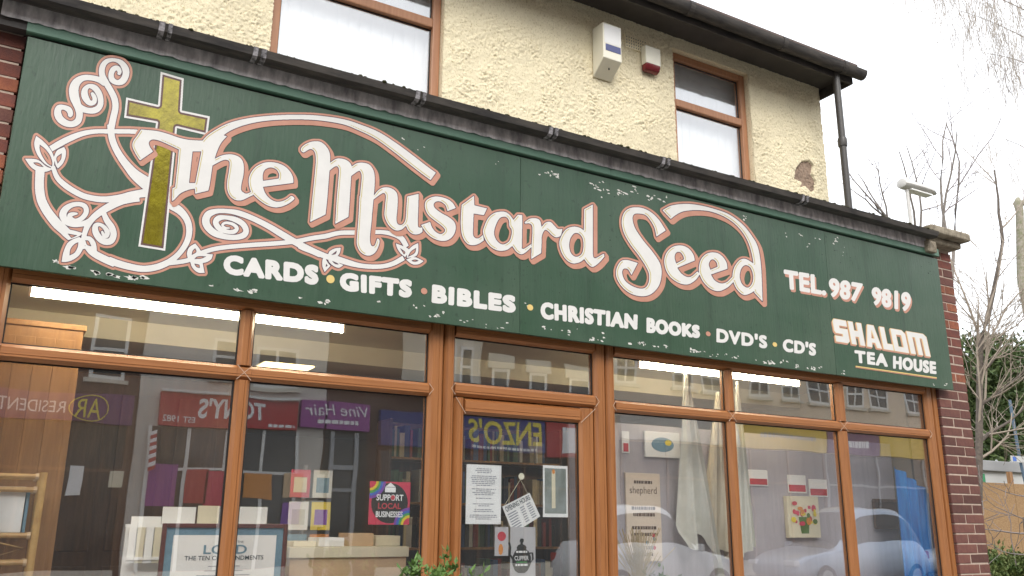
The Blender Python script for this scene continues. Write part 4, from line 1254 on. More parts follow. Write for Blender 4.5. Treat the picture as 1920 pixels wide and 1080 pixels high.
mat('steel', (0.5, 0.5, 0.5), 0.3, metal=0.9)
mat('flower_red', (0.6, 0.06, 0.08), 0.7, var=0.3, vscale=20)
mat('flower_orange', (0.75, 0.3, 0.06), 0.7, var=0.3, vscale=20)
mat('tan_card', (0.62, 0.44, 0.27), 0.8, var=0.12)
mat('hide_brown', (0.10, 0.055, 0.035), 0.5, var=0.4)
mat('plaque_cream', (0.76, 0.64, 0.53), 0.8, var=0.08)
glow('tube_lit', (1.0, 0.88, 0.62), 30.0)
glow('panel_lit', (1.0, 0.80, 0.42), 3.5)

slab('shop_floor', -0.1, 4.62, 0.0, 6.5, 12.5, 0.03, 'carpet')
slab('shop_ceiling', -0.1, 4.625, 2.600, 6.5, 12.5, 2.66, 'ceiling_cream')
slab('shop_wall', -0.14, 4.45, 0.0, -0.104, 12.5, 2.70, 'inner_wall')
slab('shop_wall', 6.53, 4.67, 0.0, 6.56, 12.5, 2.70, 'inner_wall')
slab('shop_wall', -0.1, 12.502, 0.0, 6.5, 12.55, 2.70, 'inner_wall')
slab('ceiling_beam', -0.1, 5.75, 2.47, 6.5, 5.98, 2.598, 'ceiling_cream')
slab('window_bed', -0.09, 4.435, 0.50, 2.08, 5.70, 0.55, 'pine')
slab('window_bed', 3.24, 4.435, 0.50, 6.5, 4.815, 0.55, 'pine')

def tube_light(label, x0, x1, y, z, lit='tube_lit'):
    t = thing('strip_light', label, 'ceiling light', ((x0 + x1) / 2, y, z), 'fluorescent strip lights')
    MB().box(x0 - 0.01, y - 0.03, z + 0.024, x1 + 0.01, y + 0.03, z + 0.066).build('housing', 'plastic_white', t, bevel=0.004)
    for q_ in (0.2, 0.8):
        MB().tube([(x0 + (x1 - x0) * q_, y, z + 0.066), (x0 + (x1 - x0) * q_, y, 2.6)], 0.005, n=6).build('hanger', 'steel', t)
    MB().lathe((x0, y, z), [(0.019, 0.012), (0.019, x1 - x0 - 0.012)], n=12, axis='x').build('tube', lit, t, smooth=True)
    for x in (x0, x1 - 0.012):
        MB().box(x, y - 0.02, z - 0.022, x + 0.012, y + 0.02, z + 0.024).build('end_cap', 'plastic_white', t)
tube_light('lit fluorescent strip light over the left shop window', 0.046, 1.601, 4.60, 2.4425)
tube_light('lit fluorescent strip light over the right shop window', 3.735, 5.31, 4.70, 2.466)
def panel_light(label, x0, y0, x1, y1):
    t = thing('ceiling_panel_light', label, 'ceiling light', ((x0 + x1) / 2, (y0 + y1) / 2, 2.54), 'square diffuser lights inside the shop')
    MB().box(x0, y0, 2.548, x1, y1, 2.598).build('tray', 'plastic_white', t, bevel=0.01)
    MB().box(x0 + 0.03, y0 + 0.03, 2.538, x1 - 0.03, y1 - 0.03, 2.547).build('diffuser', 'panel_lit', t)
panel_light('yellowish lit ceiling panel seen through the left window', 1.62, 6.4, 2.05, 7.3)

# pine cupboard standing at the left end of the window
c0 = at(157, 622, 4.80)
cb = thing('pine_cupboard', 'tall orange pine cupboard at the left end of the window', 'cupboard', (c0[0] / 2 - .05, 5.0, 0.55))
MB().box(-0.095, 4.80, 0.551, c0[0], 4.82, c0[2]).build('back_board', 'pine', cb, bevel=0.003)
MB().box(-0.095, 4.821, 0.551, -0.07, 5.3, c0[2]).build('side_board', 'pine', cb)
MB().box(c0[0] - 0.02, 4.821, 0.551, c0[0] - .001, 5.3, c0[2]).build('side_board', 'pine', cb)
MB().box(-0.10, 4.79, c0[2] + .001, c0[0] + 0.012, 5.3, c0[2] + 0.03).build('cornice', 'pine', cb, bevel=0.006)
for i in range(4):
    x = -0.06 + i * (c0[0] + 0.03) / 4
    MB().box(x, 4.793, 0.6, x + 0.085, 4.799, c0[2] - 0.05).build('plank', 'pine', cb, bevel=0.002)

# cane shelf with things on it
pt = at(88, 886, 4.62)
cs = thing('cane_shelf', 'pale bamboo cane shelf stand at the left edge of the window', 'shelf', (pt[0] - 0.15, 4.68, 0.55))
xr_ = pt[0] - 0.012
for y in (4.62, 4.80):
    MB().tube([(xr_, y, 0.551), (xr_ - 0.002, y, 1.2), (xr_, y, pt[2])], 0.017, n=10).build('upright', 'cane', cs, smooth=True)
    for zpx in (893, 918, 1004, 1055):
        z = at(40, zpx, 4.62)[2]
        MB().tube([(-0.09, y, z), (xr_ - 0.02, y, z)], 0.012, n=8).build('rail', 'cane', cs, smooth=True)
        MB().tube([(xr_ - 0.018, y, z - 0.001), (xr_ - 0.032, y, z - .001)], 0.016, n=8).build('binding', 'tan_card', cs, smooth=True)
zl = at(40, 1030, 4.62)[2]
MB().tube([(-0.09, 4.615, zl - 0.02), (0.0, 4.612, zl + 0.028), (0.06, 4.612, zl + 0.034), (xr_ - 0.04, 4.612, zl + 0.005), (0.06, 4.612, zl - 0.034), (0.0, 4.612, zl - 0.022), (-0.09, 4.615, zl + 0.03)], 0.0045, n=6).build('cane_loop', 'cane', cs, smooth=True)
zb = at(40, 1004, 4.62)[2] + 0.0125
tag(MB().box(-0.085, 4.64, zb, xr_ - 0.06, 4.76, zb + 0.20).build('picture_book', 'paper', None, bevel=0.002), 'large pale book standing on the cane shelf', 'book')
tag(MB().box(xr_ - 0.055, 4.65, zb, xr_ - 0.042, 4.77, zb + 0.19).build('picture_book', 'mount_blue', None, bevel=0.002), 'thin blue book upright at the end of the cane shelf', 'book')

# card rack: pale stepped stand with cards
rk0, rk1 = at(240, 975, 4.98), at(505, 1000, 4.98)
rk = thing('card_rack', 'white stepped card rack behind the framed print', 'rack', ((rk0[0] + rk1[0]) / 2, 5.02, 0.55))
MB().box(rk0[0], 5.02, 0.551, rk1[0], 5.035, rk0[2] - 0.02).build('back_panel', 'paper', rk)
for k in range(3):
    MB().box(rk0[0] - 0.01, 4.96 - k * 0.012, rk0[2] - 0.035 - k * 0.16, rk1[0] + 0.01, 4.975 - k * 0.012, rk0[2] - 0.02 - k * 0.16).build('lip', 'paper', rk)
cards = [('white blank card tall in the rack, left of four', 247, 968, 303, 'paper'), ('large white card in the rack, second from the left', 306, 950, 368, 'paper'), ('white card in the rack beside the mullion', 372, 948, 412, 'paper_cream'), ('white card right of the mullion with a printed line', 450, 950, 502, 'paper')]
for lab, xa, yt, xb, m in cards:
    a, b = at(xa, yt, 4.988), at(xb, yt, 4.988)
    tag(MB().box(a[0], 4.986, rk0[2] - 0.12, b[0], 4.992, a[2]).build('greeting_card', m, None), lab, 'card', 'cards in the rack')
for k in range(4):
    a, b = at(243 + k * 16, 985, 4.965), at(257 + k * 16, 985, 4.965)
    tag(MB().box(a[0], 4.954, rk0[2] - 0.21, b[0], 4.959, rk0[2] - 0.036).build('envelope', 'paper_cream' if k % 2 else 'paper', None), 'pale envelope in the lower step of the card rack, number %s from the left' % ['one', 'two', 'three', 'four'][k], 'envelope', 'envelopes in the rack')

# framed print of the commandments
q0, q1 = at(306, 981, 4.84), at(541, 981, 4.84)
fr = thing('framed_print', 'framed print with blue mount and a heading about commandments', 'picture', ((q0[0] + q1[0]) / 2, 4.84, 0.55))
zt = q0[2]
def ring_frame(x0, x1, z0, z1, w, y0, y1, m, parent, nm='frame_side'):
    MB().box(x0, y0, z0, x0 + w, y1, z1).build(nm, m, parent, bevel=0.004)
    MB().box(x1 - w, y0, z0, x1, y1, z1).build(nm, m, parent, bevel=0.004)
    MB().box(x0 + w + .0005, y0, z1 - w, x1 - w - .0005, y1, z1).build(nm, m, parent, bevel=0.004)
    MB().box(x0 + w + .0005, y0, z0, x1 - w - .0005, y1, z0 + w).build(nm, m, parent, bevel=0.004)
ring_frame(q0[0], q1[0], 0.552, zt, 0.022, 4.84, 4.862, 'mahogany', fr)
MB().box(q0[0] + 0.022, 4.85, 0.575, q1[0] - 0.022, 4.858, zt - 0.022).build('mount', 'mount_blue', fr)
MB().box(q0[0] + 0.058, 4.846, 0.62, q1[0] - 0.058, 4.8495, zt - 0.058).build('sheet', 'paper', fr)
def flat_text(txt, c0, c1, Y, m, parent, bold=0.0, nm='lettering'):
    a, b = at(*c0, Y), at(*c1, Y)
    lettering(nm, txt, [(a[0], Y, a[2]), (b[0], Y, a[2]), (b[0], Y, b[2]), (a[0], Y, b[2])], m, parent, bold=bold)
xc = (q0[0] + q1[0]) / 2
def line_text(txt, xm, z, wdt, hgt, Y, m, parent, bold=0.0):
    lettering('lettering', txt, [(xm - wdt / 2, Y, z + hgt), (xm + wdt / 2, Y, z + hgt), (xm + wdt / 2, Y, z), (xm - wdt / 2, Y, z)], m, parent, bold=bold)
line_text('OF THE', xc + 0.06, zt - 0.098, 0.06, 0.012, 4.844, 'ink', fr)
line_text('LORD', xc, zt - 0.152, 0.22, 0.046, 4.844, 'mount_blue', fr, 0.02)
line_text('THE TEN COMMANDMENTS', xc, zt - 0.182, 0.40, 0.022, 4.844, 'ink', fr, 0.012)
for k in range(14):
    w = 0.16 + 0.12 * random.random()
    MB().quad((xc - w / 2, 4.8445, zt - 0.21 - k * 0.022), (xc + w / 2, 4.8445, zt - 0.21 - k * 0.022), (xc + w / 2, 4.8445, zt - 0.214 - k * 0.022), (xc - w / 2, 4.8445, zt - 0.214 - k * 0.022)).build('text_line', 'ink_grey', fr, fix=False)

# counter with boxes
k0, k1 = at(545, 1026, 5.05), at(762, 1040, 5.05)
ct = thing('sales_counter', 'pale wooden counter box between the print and the door', 'counter', ((k0[0] + k1[0]) / 2, 5.25, 0.55))
MB().box(k0[0], 5.05, 0.551, k1[0], 5.50, k0[2] - 0.06).build('cabinet', 'tan_card', ct, bevel=0.004)
MB().box(k0[0] - 0.01, 5.035, k0[2] - 0.059, k1[0] + 0.01, 5.51, k0[2]).build('counter_top', 'paper_cream', ct, bevel=0.004)
for lab, xa, xb, h_, dy, m in (('white flat box on the counter', 597, 645, 0.05, 0.05, 'paper'), ('open tan cardboard box lid on the counter', 655, 700, 0.075, 0.1, 'tan_card'), ('long pale box at the right end of the counter', 704, 750, 0.06, 0.15, 'paper_cream'), ('low cream box at the left end of the counter', 550, 593, 0.03, 0.08, 'paper_cream')):
    a, b = at(xa, 1024, 5.05 + dy), at(xb, 1024, 5.05 + dy)
    tag(MB().box(a[0], 5.05 + dy, k0[2] + .001, b[0], 5.25 + dy, k0[2] + h_).build('box', m, None, bevel=0.003), lab, 'box')

# spinner of picture cards
sp0 = at(565, 1000, 5.5)
spn = thing('card_spinner', 'wire spinner of bright greeting cards behind the counter', 'card stand', (sp0[0], 5.5, 0.03))
MB().tube([(sp0[0], 5.5, 0.03), (sp0[0], 5.5, 1.75)], 0.012, n=8).build('pole', 'steel', spn)
MB().lathe((sp0[0], 5.5, 0.03), [(0.2, 0), (0.2, 0.02), (0.03, 0.04)], n=16).build('base', 'steel', spn)
cm = ['print_violet', 'paper_cream', 'mount_blue', 'flower_orange', 'paper', 'print_yellow', 'poster_pink', 'linen']
kk = 0
for r_ in range(4):
    for s_ in range(2):
        x = sp0[0] - 0.13 + s_ * 0.14
        z = 0.98 + r_ * 0.19
        cd_ = tag(MB().box(x, 5.36, z, x + 0.12, 5.364, z + 0.165).build('greeting_card', cm[kk % 8], None), 'picture card on the spinner, %s column, row %s from the bottom' % (('left', 'right')[s_], ('one', 'two', 'three', 'four')[r_]), 'card', 'cards on the spinner')
        MB().box(x + 0.02, 5.3585, z + 0.03, x + 0.1, 5.3598, z + 0.12).build('print', cm[(kk + 3) % 8], cd_)
        kk += 1

# poster on the left window
def sheet(name, label, cat_, a, b, m, Y=YG + 0.0085, th=0.001, group=None):
    p, q = at(*a, Y), at(*b, Y)
    o = MB().box(p[0], Y, q[2], q[0], Y + th, p[2]).build(name, m)
    tag(o, label, cat_, group)
    return o, p, q
YPo = YG + 0.0085
po, p, q = sheet('poster', 'pink poster with black disc and rainbow corners asking to support local shops', 'poster', (694, 902), (767, 984), 'poster_pink')
pcx, pcz, pr_ = (p[0] + q[0]) / 2, (p[2] + q[2]) / 2, (q[0] - p[0]) * 0.45
yy = YPo - 0.0006
def disc(cx_, cz_, rx, rz, y, m, parent, nm, n=28):
    MB().add([(cx_ + rx * math.cos(t), y, cz_ + rz * math.sin(t)) for t in np.linspace(0, 2 * math.pi, n + 1)[:-1]], [tuple(range(n))]).build(nm, m, parent, fix=False)
def fan(cx_, cz_, r0, r1, a0, a1, y, m, parent):
    ts = np.linspace(a0, a1, 9)
    v_ = [(cx_ + r0 * math.cos(t), y, cz_ + r0 * math.sin(t)) for t in ts] + [(cx_ + r1 * math.cos(t), y, cz_ + r1 * math.sin(t)) for t in ts]
    MB().add(v_, [(i, i + 1, 10 + i, 9 + i) for i in range(8)]).build('rainbow_band', m, parent, fix=False)
disc(pcx, pcz, pr_, pr_ * 1.0, yy, 'poster_black', po, 'disc')
for k, m in enumerate(('print_violet', 'print_blue', 'print_green', 'print_yellow')):
    r0 = 0.088 - k * 0.013
    fan(p[0], p[2], r0 - 0.014, r0, -math.pi / 2, 0, yy - 0.0004, m, po)
    fan(q[0], q[2], r0 - 0.014, r0, math.pi / 2, math.pi, yy - 0.0004, m, po)
wd = (q[0] - p[0])
def ptext(t, z, w, h_, m):
    line_text(t, pcx, z, w, h_, yy - 0.0008, m, po, 0.02)
ptext('SUPPORT', pcz + 0.012, wd * 0.66, 0.032, 'paper')
ptext('LOCAL', pcz - 0.030, wd * 0.56, 0.030, 'ink_red')
ptext('BUSINESSES', pcz - 0.072, wd * 0.66, 0.030, 'paper')
disc(pcx + wd * 0.07, pcz + 0.028, 0.012, 0.013, yy - 0.0012, 'ink_red', po, 'heart')
MB().box(pcx - 0.03, yy - 0.0012, pcz + 0.055, pcx + 0.03, yy - 0.0006, pcz + 0.08).build('shop_icon', 'paper', po)
MB().add([(pcx - 0.03, yy - .001, pcz + 0.082), (pcx + 0.03, yy - .001, pcz + 0.082), (pcx, yy - .001, pcz + 0.105)], [(0, 1, 2)]).build('shop_icon', 'paper', po, fix=False)

# notices on the door
nt, p, q = sheet('notice', 'white typed notice sheet taped inside the door glass', 'notice', (875, 870), (939, 983), 'paper')
def typed(x0, x1, z1, z0, y, parent, rows, m='ink_grey', gap=()):
    n_ = len(rows)
    dz = (z1 - z0) / n_
    for i, w in enumerate(rows):
        if w <= 0:
            continue
        z = z1 - i * dz
        half = (x1 - x0) * w / 2
        xm = (x0 + x1) / 2
        # words of uneven length along the line
        x = xm - half
        while x < xm + half - 0.004:
            l = min(random.uniform(0.008, 0.024), xm + half - x)
            MB_t.quad((x, y, z), (x + l, y, z), (x + l, y, z - dz * 0.5), (x, y, z - dz * 0.5))
            x += l + 0.004
MB_t = MB()
typed(p[0] + .015, q[0] - .015, p[2] - 0.02, q[2] + 0.02, YPo - 0.0006, nt, [.5, .6, .45, 0, .8, .85, .8, .8, .75, .5, 0, .8, .5, .75, .6, 0, .5, 0, 0, .7, .35, 0, .6, .65, 0, .9, .9, .5])
MB_t.build('typed_text', 'ink_grey', nt, fix=False)
hk = at(979, 893, YG)
hook = thing('suction_hook', 'white suction hook on the door glass holding the hours card', 'hook', (hk[0], YG + 0.006, hk[2] - 0.02))
MB().lathe((hk[0], YG + 0.0065, hk[2]), [(0.019, 0.0), (0.018, 0.004), (0.008, 0.012), (0.004, 0.014)], n=16, axis='y').build('cup', 'plastic_cream', hook, smooth=True)
MB().tube([(hk[0], YG + 0.018, hk[2]), (hk[0], YG + 0.026, hk[2] - 0.012), (hk[0], YG + 0.018, hk[2] - 0.02)], 0.003, n=6).build('peg', 'plastic_cream', hook)
YH = YG + 0.016
hq = [at(*c, YH) for c in ((942, 950), (993, 924), (1013, 968), (962, 1001))]
hs_ = thing('hours_card', 'tilted white opening-hours card hanging from a string on the door', 'sign', tuple(hq[3]))
MB().prism([(c[0], YH, c[2]) for c in hq], (0, 0.002, 0)).build('card', 'paper', hs_)
e0, e1 = (np.array(hq[0]) * .93 + np.array(hq[1]) * .07), (np.array(hq[1]) * .93 + np.array(hq[0]) * .07)
for e in (e0, e1):
    MB().tube([(e[0], YH, e[2]), (hk[0], YH + 0.003, hk[2] - 0.016)], 0.0016, n=5).build('string', 'paper_cream', hs_)
def hmap(s, t):
    tl, tr, br, bl = [np.array([c[0], YH - 0.0008, c[2]]) for c in hq]
    return (1 - s) * (1 - t) * bl + s * (1 - t) * br + s * t * tr + (1 - s) * t * tl
lettering('lettering', 'OPENING HOURS', [hmap(.06, .95), hmap(.94, .95), hmap(.94, .76), hmap(.06, .76)], 'ink', hs_, bold=0.02)
MB_t = MB()
for r_ in range(7):
    for c_, (s0, s1) in enumerate(((.06, .40), (.50, .66), (.74, .92))):
        t1 = .68 - r_ * .09
        MB_t.quad(hmap(s0, t1), hmap(s0 + (s1 - s0) * random.uniform(.75, 1), t1), hmap(s1 - .02, t1 - .045), hmap(s0, t1 - .045))
MB_t.build('typed_text', 'ink_grey', hs_, fix=False)
pp, p, q = sheet('leaflet', 'narrow grey-green leaflet with a white border inside the door glass', 'poster', (1018, 872), (1065, 970), 'paper')
mat('print_mist', (0.34, 0.38, 0.38), 0.6, col2=(0.16, 0.18, 0.15), vscale=6, stretch=(1, 1, .8))
MB().box(p[0] + .012, YPo - .0008, q[2] + .02, q[0] - .012, YPo - .0002, p[2] - .016).build('print', 'print_mist', pp)
MB().box(p[0] + .06, YPo - .0014, q[2] + .05, p[0] + .085, YPo - .0009, p[2] - .03).build('candle_print', 'paper_cream', pp)
disc(p[0] + .0725, p[2] - .035, .01, .014, YPo - .0016, 'flower_orange', pp, 'flame_print')
# sheets lower on the door, behind the transfer
mat('paper_grey', (0.52, 0.51, 0.53), 0.8, var=0.08)
sheet('leaflet', 'plain grey sheet behind the teapot sticker', 'poster', (957, 988), (1004, 1100), 'paper_grey', Y=YG + 0.012)
ps_, p, q = sheet('leaflet', 'small pale leaflet with a red print left of the teapot sticker', 'poster', (928, 988), (953, 1042), 'paper_grey')
disc((p[0] + q[0]) / 2, p[2] - .05, .028, .026, YPo - .0006, 'flower_red', ps_, 'red_print', 12)
disc((p[0] + q[0]) / 2 - .005, p[2] - .12, .015, .03, YPo - .0006, 'flower_orange', ps_, 'red_print', 12)
# teapot transfer
tp = at(978, 1045, YPo)
tpo = thing('teapot_sticker', 'black teapot-shaped tea sticker low on the door glass', 'sticker', (tp[0], YPo, tp[2] - 0.08))
s_ = 0.0027
pot = [(-16, -26), (-22, -14), (-23, 0), (-16, 12), (-11, 16), (-12, 20), (-9, 24), (-3, 26), (-3, 30), (-5, 33), (-3, 37), (1, 38), (5, 36), (5, 32), (3, 29), (3, 26), (9, 24), (12, 20), (11, 16), (17, 12), (23, 0), (22, -14), (15, -26), (8, -31), (-8, -31)]
MB().add([(tp[0] + x * s_, YPo - 0.0002, tp[2] + z * s_) for x, z in pot], [tuple(range(len(pot)))]).build('pot_shape', 'poster_black', tpo, fix=False)
for path, r in (([(-20, -4), (-28, 6), (-27, 20), (-30, 30)], 3.4), ([(19, 8), (27, 9), (28, -4), (21, -12)], 2.6)):
    MB().tube([(tp[0] + x * s_, YPo + .001, tp[2] + z * s_) for x, z in path], r * s_ * .6, n=6).build('pot_spout', 'poster_black', tpo)
line_text('CLIPPER', tp[0], tp[2] - 6 * s_, 34 * s_, 9 * s_, YPo - 0.0008, 'paper', tpo, 0.01)
MB_t = MB()
typed(tp[0] - .036, tp[0] + .036, tp[2] + 13 * s_, tp[2] + 5 * s_, YPo - 0.0008, tpo, [1.0])
typed(tp[0] - .040, tp[0] + .040, tp[2] - 13 * s_, tp[2] - 21 * s_, YPo - 0.0008, tpo, [1.0])
MB_t.build('small_print', 'paper', tpo, fix=False)['kind'] = 'stuff'
MB().box(tp[0] - .035, YPo - .0008, tp[2] - 10.5 * s_, tp[0] + .035, YPo - .0003, tp[2] - 8.5 * s_).build('leaf_band', 'print_green', tpo)

# bookcases deeper in the shop
mat('book_a', (0.18, 0.03, 0.03), 0.6, rnd=0.6); mat('book_b', (0.04, 0.07, 0.16), 0.6, rnd=0.6); mat('book_c', (0.42, 0.36, 0.25), 0.6, rnd=0.5)
mat('book_d', (0.05, 0.11, 0.06), 0.6, rnd=0.6); mat('book_e', (0.03, 0.03, 0.03), 0.5, rnd=0.8); mat('book_f', (0.5, 0.48, 0.45), 0.6, rnd=0.3)
BC = {'book_a': 'dark red', 'book_b': 'navy', 'book_c': 'tan', 'book_d': 'dark green', 'book_e': 'black', 'book_f': 'grey'}
def bookcase(label, x0, x1, y, zs_, grp):
    t = thing('bookcase', label, 'bookcase', ((x0 + x1) / 2, y + 0.14, 0.03))
    H_ = zs_[-1] + 0.32
    MB().box(x0, y + 0.27, 0.031, x1, y + 0.285, H_).build('back', 'dark_wood', t)
    MB().box(x0 - 0.02, y, 0.031, x0 - .001, y + 0.284, H_).build('side', 'dark_wood', t)
    MB().box(x1 + .001, y, 0.031, x1 + 0.02, y + 0.284, H_).build('side', 'dark_wood', t)
    for i, z in enumerate(zs_):
        MB().box(x0, y + 0.005, z, x1, y + 0.268, z + 0.018).build('shelf', 'pine', t)
        x = x0 + 0.01
        j = 0
        while x < x1 - 0.05:
            w, hh = random.uniform(0.018, 0.05), random.uniform(0.17, 0.26)
            bm_ = random.choice(list(BC))
            b_ = MB().box(x, y + 0.03 + random.uniform(0, .03), z + 0.019, x + w - .001, y + 0.2, z + 0.019 + hh).build('book', bm_)
            j += 1
            tag(b_, '%s book on the %s shelf of the %s' % (BC[bm_], ['bottom', 'second', 'third', 'top'][i], grp), 'book', 'books in the ' + grp)
            x += w + (random.uniform(0.01, 0.08) if random.random() < .12 else 0)
bookcase('tall dark bookcase seen through the door glass', 2.75, 4.35, 6.6, [0.85, 1.2, 1.55, 1.9], 'bookcase behind the door')
pw_ = thing('wooden_partition', 'dark panelled wooden partition deep behind the left window', 'partition', (0.75, 7.0, 0.03))
MB().box(-0.095, 7.0, 0.031, 1.55, 7.03, 2.45).build('frame', 'dark_wood', pw_)
for i in range(4):
    for z0_, z1_ in ((0.2, 1.1), (1.2, 2.3)):
        MB().box(-0.03 + i * 0.4, 6.985, z0_, 0.27 + i * 0.4, 6.999, z1_).build('panel', 'dark_wood', pw_, bevel=0.006)

# right window display
bp_ = at(1150, 792, 4.82)
tag(MB().box(3.25, 4.82, 0.552, 6.49, 4.84, bp_[2]).build('display_panel', 'grey_panel', None, bevel=0.003), 'grey fabric display panel closing the back of the right window', 'panel')
def drape(name, label, top, bots, z1, m, n=26, amp=0.035, gather=0.25, Y=4.68, hem=None):
    """cloth hung from a point, falling in folds"""
    t = at(*top, Y)
    b0, b1 = at(*bots[0], Y), at(*bots[1], Y)
    R_, v_ = 26, []
    for i in range(R_ + 1):
        s = i / R_
        w = gather + (1 - gather) * min(1, s * 1.25) ** 0.8
        for j in range(n + 1):
            u = j / n
            xl, xr2 = t[0] + (b0[0] - t[0]) * s * w / max(w, .01), t[0] + (b1[0] - t[0]) * s
            x = xl + (xr2 - xl) * u + 0.02 * gather * (u - .5)
            zb_ = b0[2] + (b1[2] - b0[2]) * u
            if hem: zb_ += hem(u)
            z = t[2] + (zb_ - t[2]) * s
            y = Y + amp * (0.3 + s) * math.sin(u * 17 + 1.5 * math.sin(s * 2.0 + u * 3)) + 0.012 * math.sin(u * 41 + s)
            v_.append((x, y, z))
    f_ = [(i * (n + 1) + j, i * (n + 1) + j + 1, (i + 1) * (n + 1) + j + 1, (i + 1) * (n + 1) + j) for i in range(R_) for j in range(n)]
    return tag(MB().add(v_, f_).build(name, m, None, smooth='all', fix=False), label, 'cloth')
drape('hanging_cloth', 'pale grey-green cloth hanging in folds from the ceiling', (1286, 700), ((1278, 985), (1358, 1072)), 0, 'linen', hem=lambda u: -0.10 * math.sin(u * 9))
drape('hanging_cloth', 'narrow cream cloth hanging close behind the grey-green one', (1345, 735), ((1322, 1000), (1372, 1050)), 0, 'linen_warm', Y=4.75)
drape('hanging_cloth', 'thin pale cloth just right of the first mullion', (1382, 715), ((1380, 1050), (1416, 1025)), 0, 'linen', Y=4.70, amp=0.02)
vs, R_, n = [], 20, 30
x0, x1 = at(1684, 935, 4.5)[0], 6.49
for i in range(R_ + 1):
    s = i / R_
    for j in range(n + 1):
        u = j / n
        vs.append((x0 + (x1 - x0) * u, 4.5 + 0.03 * math.sin(u * 22 + s * .6), at(1720, 925, 4.5)[2] + .20 * (1 - s) * (1 - u) + (0.6 - at(1720, 925, 4.5)[2]) * s))
MB_ = MB().add(vs, [(i * (n + 1) + j, i * (n + 1) + j + 1, (i + 1) * (n + 1) + j + 1, (i + 1) * (n + 1) + j) for i in range(R_) for j in range(n)])
tag(MB_.build('hanging_cloth', 'satin_blue', None, smooth='all', fix=False), 'shiny deep blue cloth gathered at the right end of the window', 'cloth')
def panel_picture(name, label, a, b, m, Y=4.815, th=0.015, fm=None, cat_='picture', tilt=0.0):
    p, q = at(*a, Y), at(*b, Y)
    t = thing(name, label, cat_, ((p[0] + q[0]) / 2, Y, q[2]))
    MB().box(p[0], Y - th, q[2], q[0], Y, p[2]).build('board', m, t, bevel=0.003)
    if fm:
        ring_frame(p[0] - .012, q[0] + .012, q[2] - .012, p[2] + .012, 0.028, Y - th - 0.012, Y - th - .0005, fm, t)
    return t, p, q, Y - th - 0.001
t, p, q, y = panel_picture('word_plaque', 'cream plaque with handwritten words hung low in the right window', (1170, 886), (1240, 1052), 'plaque_cream')
zc = p[2]
xm = (p[0] + q[0]) / 2
line_text('shepherd', xm, zc - .15, .23, .06, y, 'hide_brown', t, 0.0)
MB_t = MB()
typed(xm - .13, xm + .13, zc - .05, zc - .09, y, t, [.6])
typed(xm - .13, xm + .13, zc - .22, zc - .56, y, t, [.8, .7, 0, .8, .85, 0, .6, .5])
MB_t.build('hand_lettering', 'hide_brown', t, fix=False)['kind'] = 'stuff'
for k in range(6):
    disc(p[0] + .03 + random.random() * (q[0] - p[0] - .06), zc - .27 - random.random() * .35, .014, .014, y - .0005, random.choice(['flower_red', 'mount_blue', 'leaf_green']), t, 'flower_print', 8)
t, p, q, y = panel_picture('picture', 'white picture with a blue oval high on the display panel', (1206, 808), (1273, 860), 'paper')
disc((p[0] + q[0]) / 2, (p[2] + q[2]) / 2, .10, .05, y, 'mount_blue', t, 'oval_print')
disc((p[0] + q[0]) / 2 + .05, (p[2] + q[2]) / 2 + .015, .03, .02, y - .0006, 'print_yellow', t, 'sun_print', 12)
t, p, q, y = panel_picture('flower_canvas', 'canvas painting of red and pink flowers in a vase', (1468, 930), (1533, 1008), 'paper_cream', th=0.035)
for k in range(26):
    disc(p[0] + .05 + random.random() * (q[0] - p[0] - .1), p[2] - .05 - random.random() * (p[2] - q[2]) * .5, random.uniform(.012, .03), random.uniform(.012, .03), y - .0003 * k, random.choice(['flower_red', 'flower_orange', 'poster_pink', 'leaf_green', 'print_yellow']), t, 'flower_print', 9)
MB().quad((p[0] + .13, y - .0005, q[2] + .03), (q[0] - .13, y - .0005, q[2] + .03), (q[0] - .11, y - .0005, q[2] + .15), (p[0] + .11, y - .0005, q[2] + .15)).build('vase_print', 'leaf_green', t, fix=False)
panel_picture('framed_picture', 'small dark picture in a brown frame near the blue cloth', (1634, 938), (1690, 990), 'hide_brown', fm='dark_wood')
crd = [(1352, 868, 1378, 910), (1402, 880, 1440, 912), (1475, 890, 1512, 925), (1515, 898, 1552, 932), (1165, 808, 1180, 850)]
for k, (xa, ya, xb, yb) in enumerate(crd):
    lab = ['small white card with red print beside the hanging cloth', 'white card with red print right of the first mullion', 'white and red card above the flower canvas', 'white and red card near the second mullion', 'narrow pale card at the left edge of the display panel'][k]
    t, p, q, y = panel_picture('greeting_card', lab, (xa, ya), (xb, yb), 'paper', cat_='card', th=0.004)
    MB().box(p[0] + .01, y - .001, q[2] + .01, q[0] - .01, y, q[2] + (p[2] - q[2]) * .45).build('print', 'flower_red', t)

# dried grasses and a small plant on the window bed
g = MB()
gb = at(1200, 1130, 4.52)
for k in range(150):
    a_ = random.uniform(0, 6.28)
    sp = abs(random.gauss(0, .12))
    h_ = random.uniform(.25, .45)
    tip = (gb[0] + sp * math.cos(a_) * 1.1, 4.52 + sp * math.sin(a_) * .5, gb[2] + h_)
    mid = (gb[0] + sp * math.cos(a_) * .35, 4.52 + sp * math.sin(a_) * .2, gb[2] + h_ * .55)
    g.tube([(gb[0] + random.gauss(0, .012), 4.52 + random.gauss(0, .012), 0.66), mid, tip], [.0016, .0016, .0028], n=4)
tg = thing('dried_grass', 'bunch of dried straw-coloured grasses in a pot in the right window', 'dried flowers', (gb[0], 4.52, 0.551))
g.build('stems', 'straw', tg)['kind'] = 'stuff'
MB().lathe((gb[0], 4.52, 0.551), [(.06, 0), (.085, .02), (.1, .14), (.09, .2), (.085, .2), (.08, .12)], n=18).build('pot', 'paper_cream', tg, smooth=True)
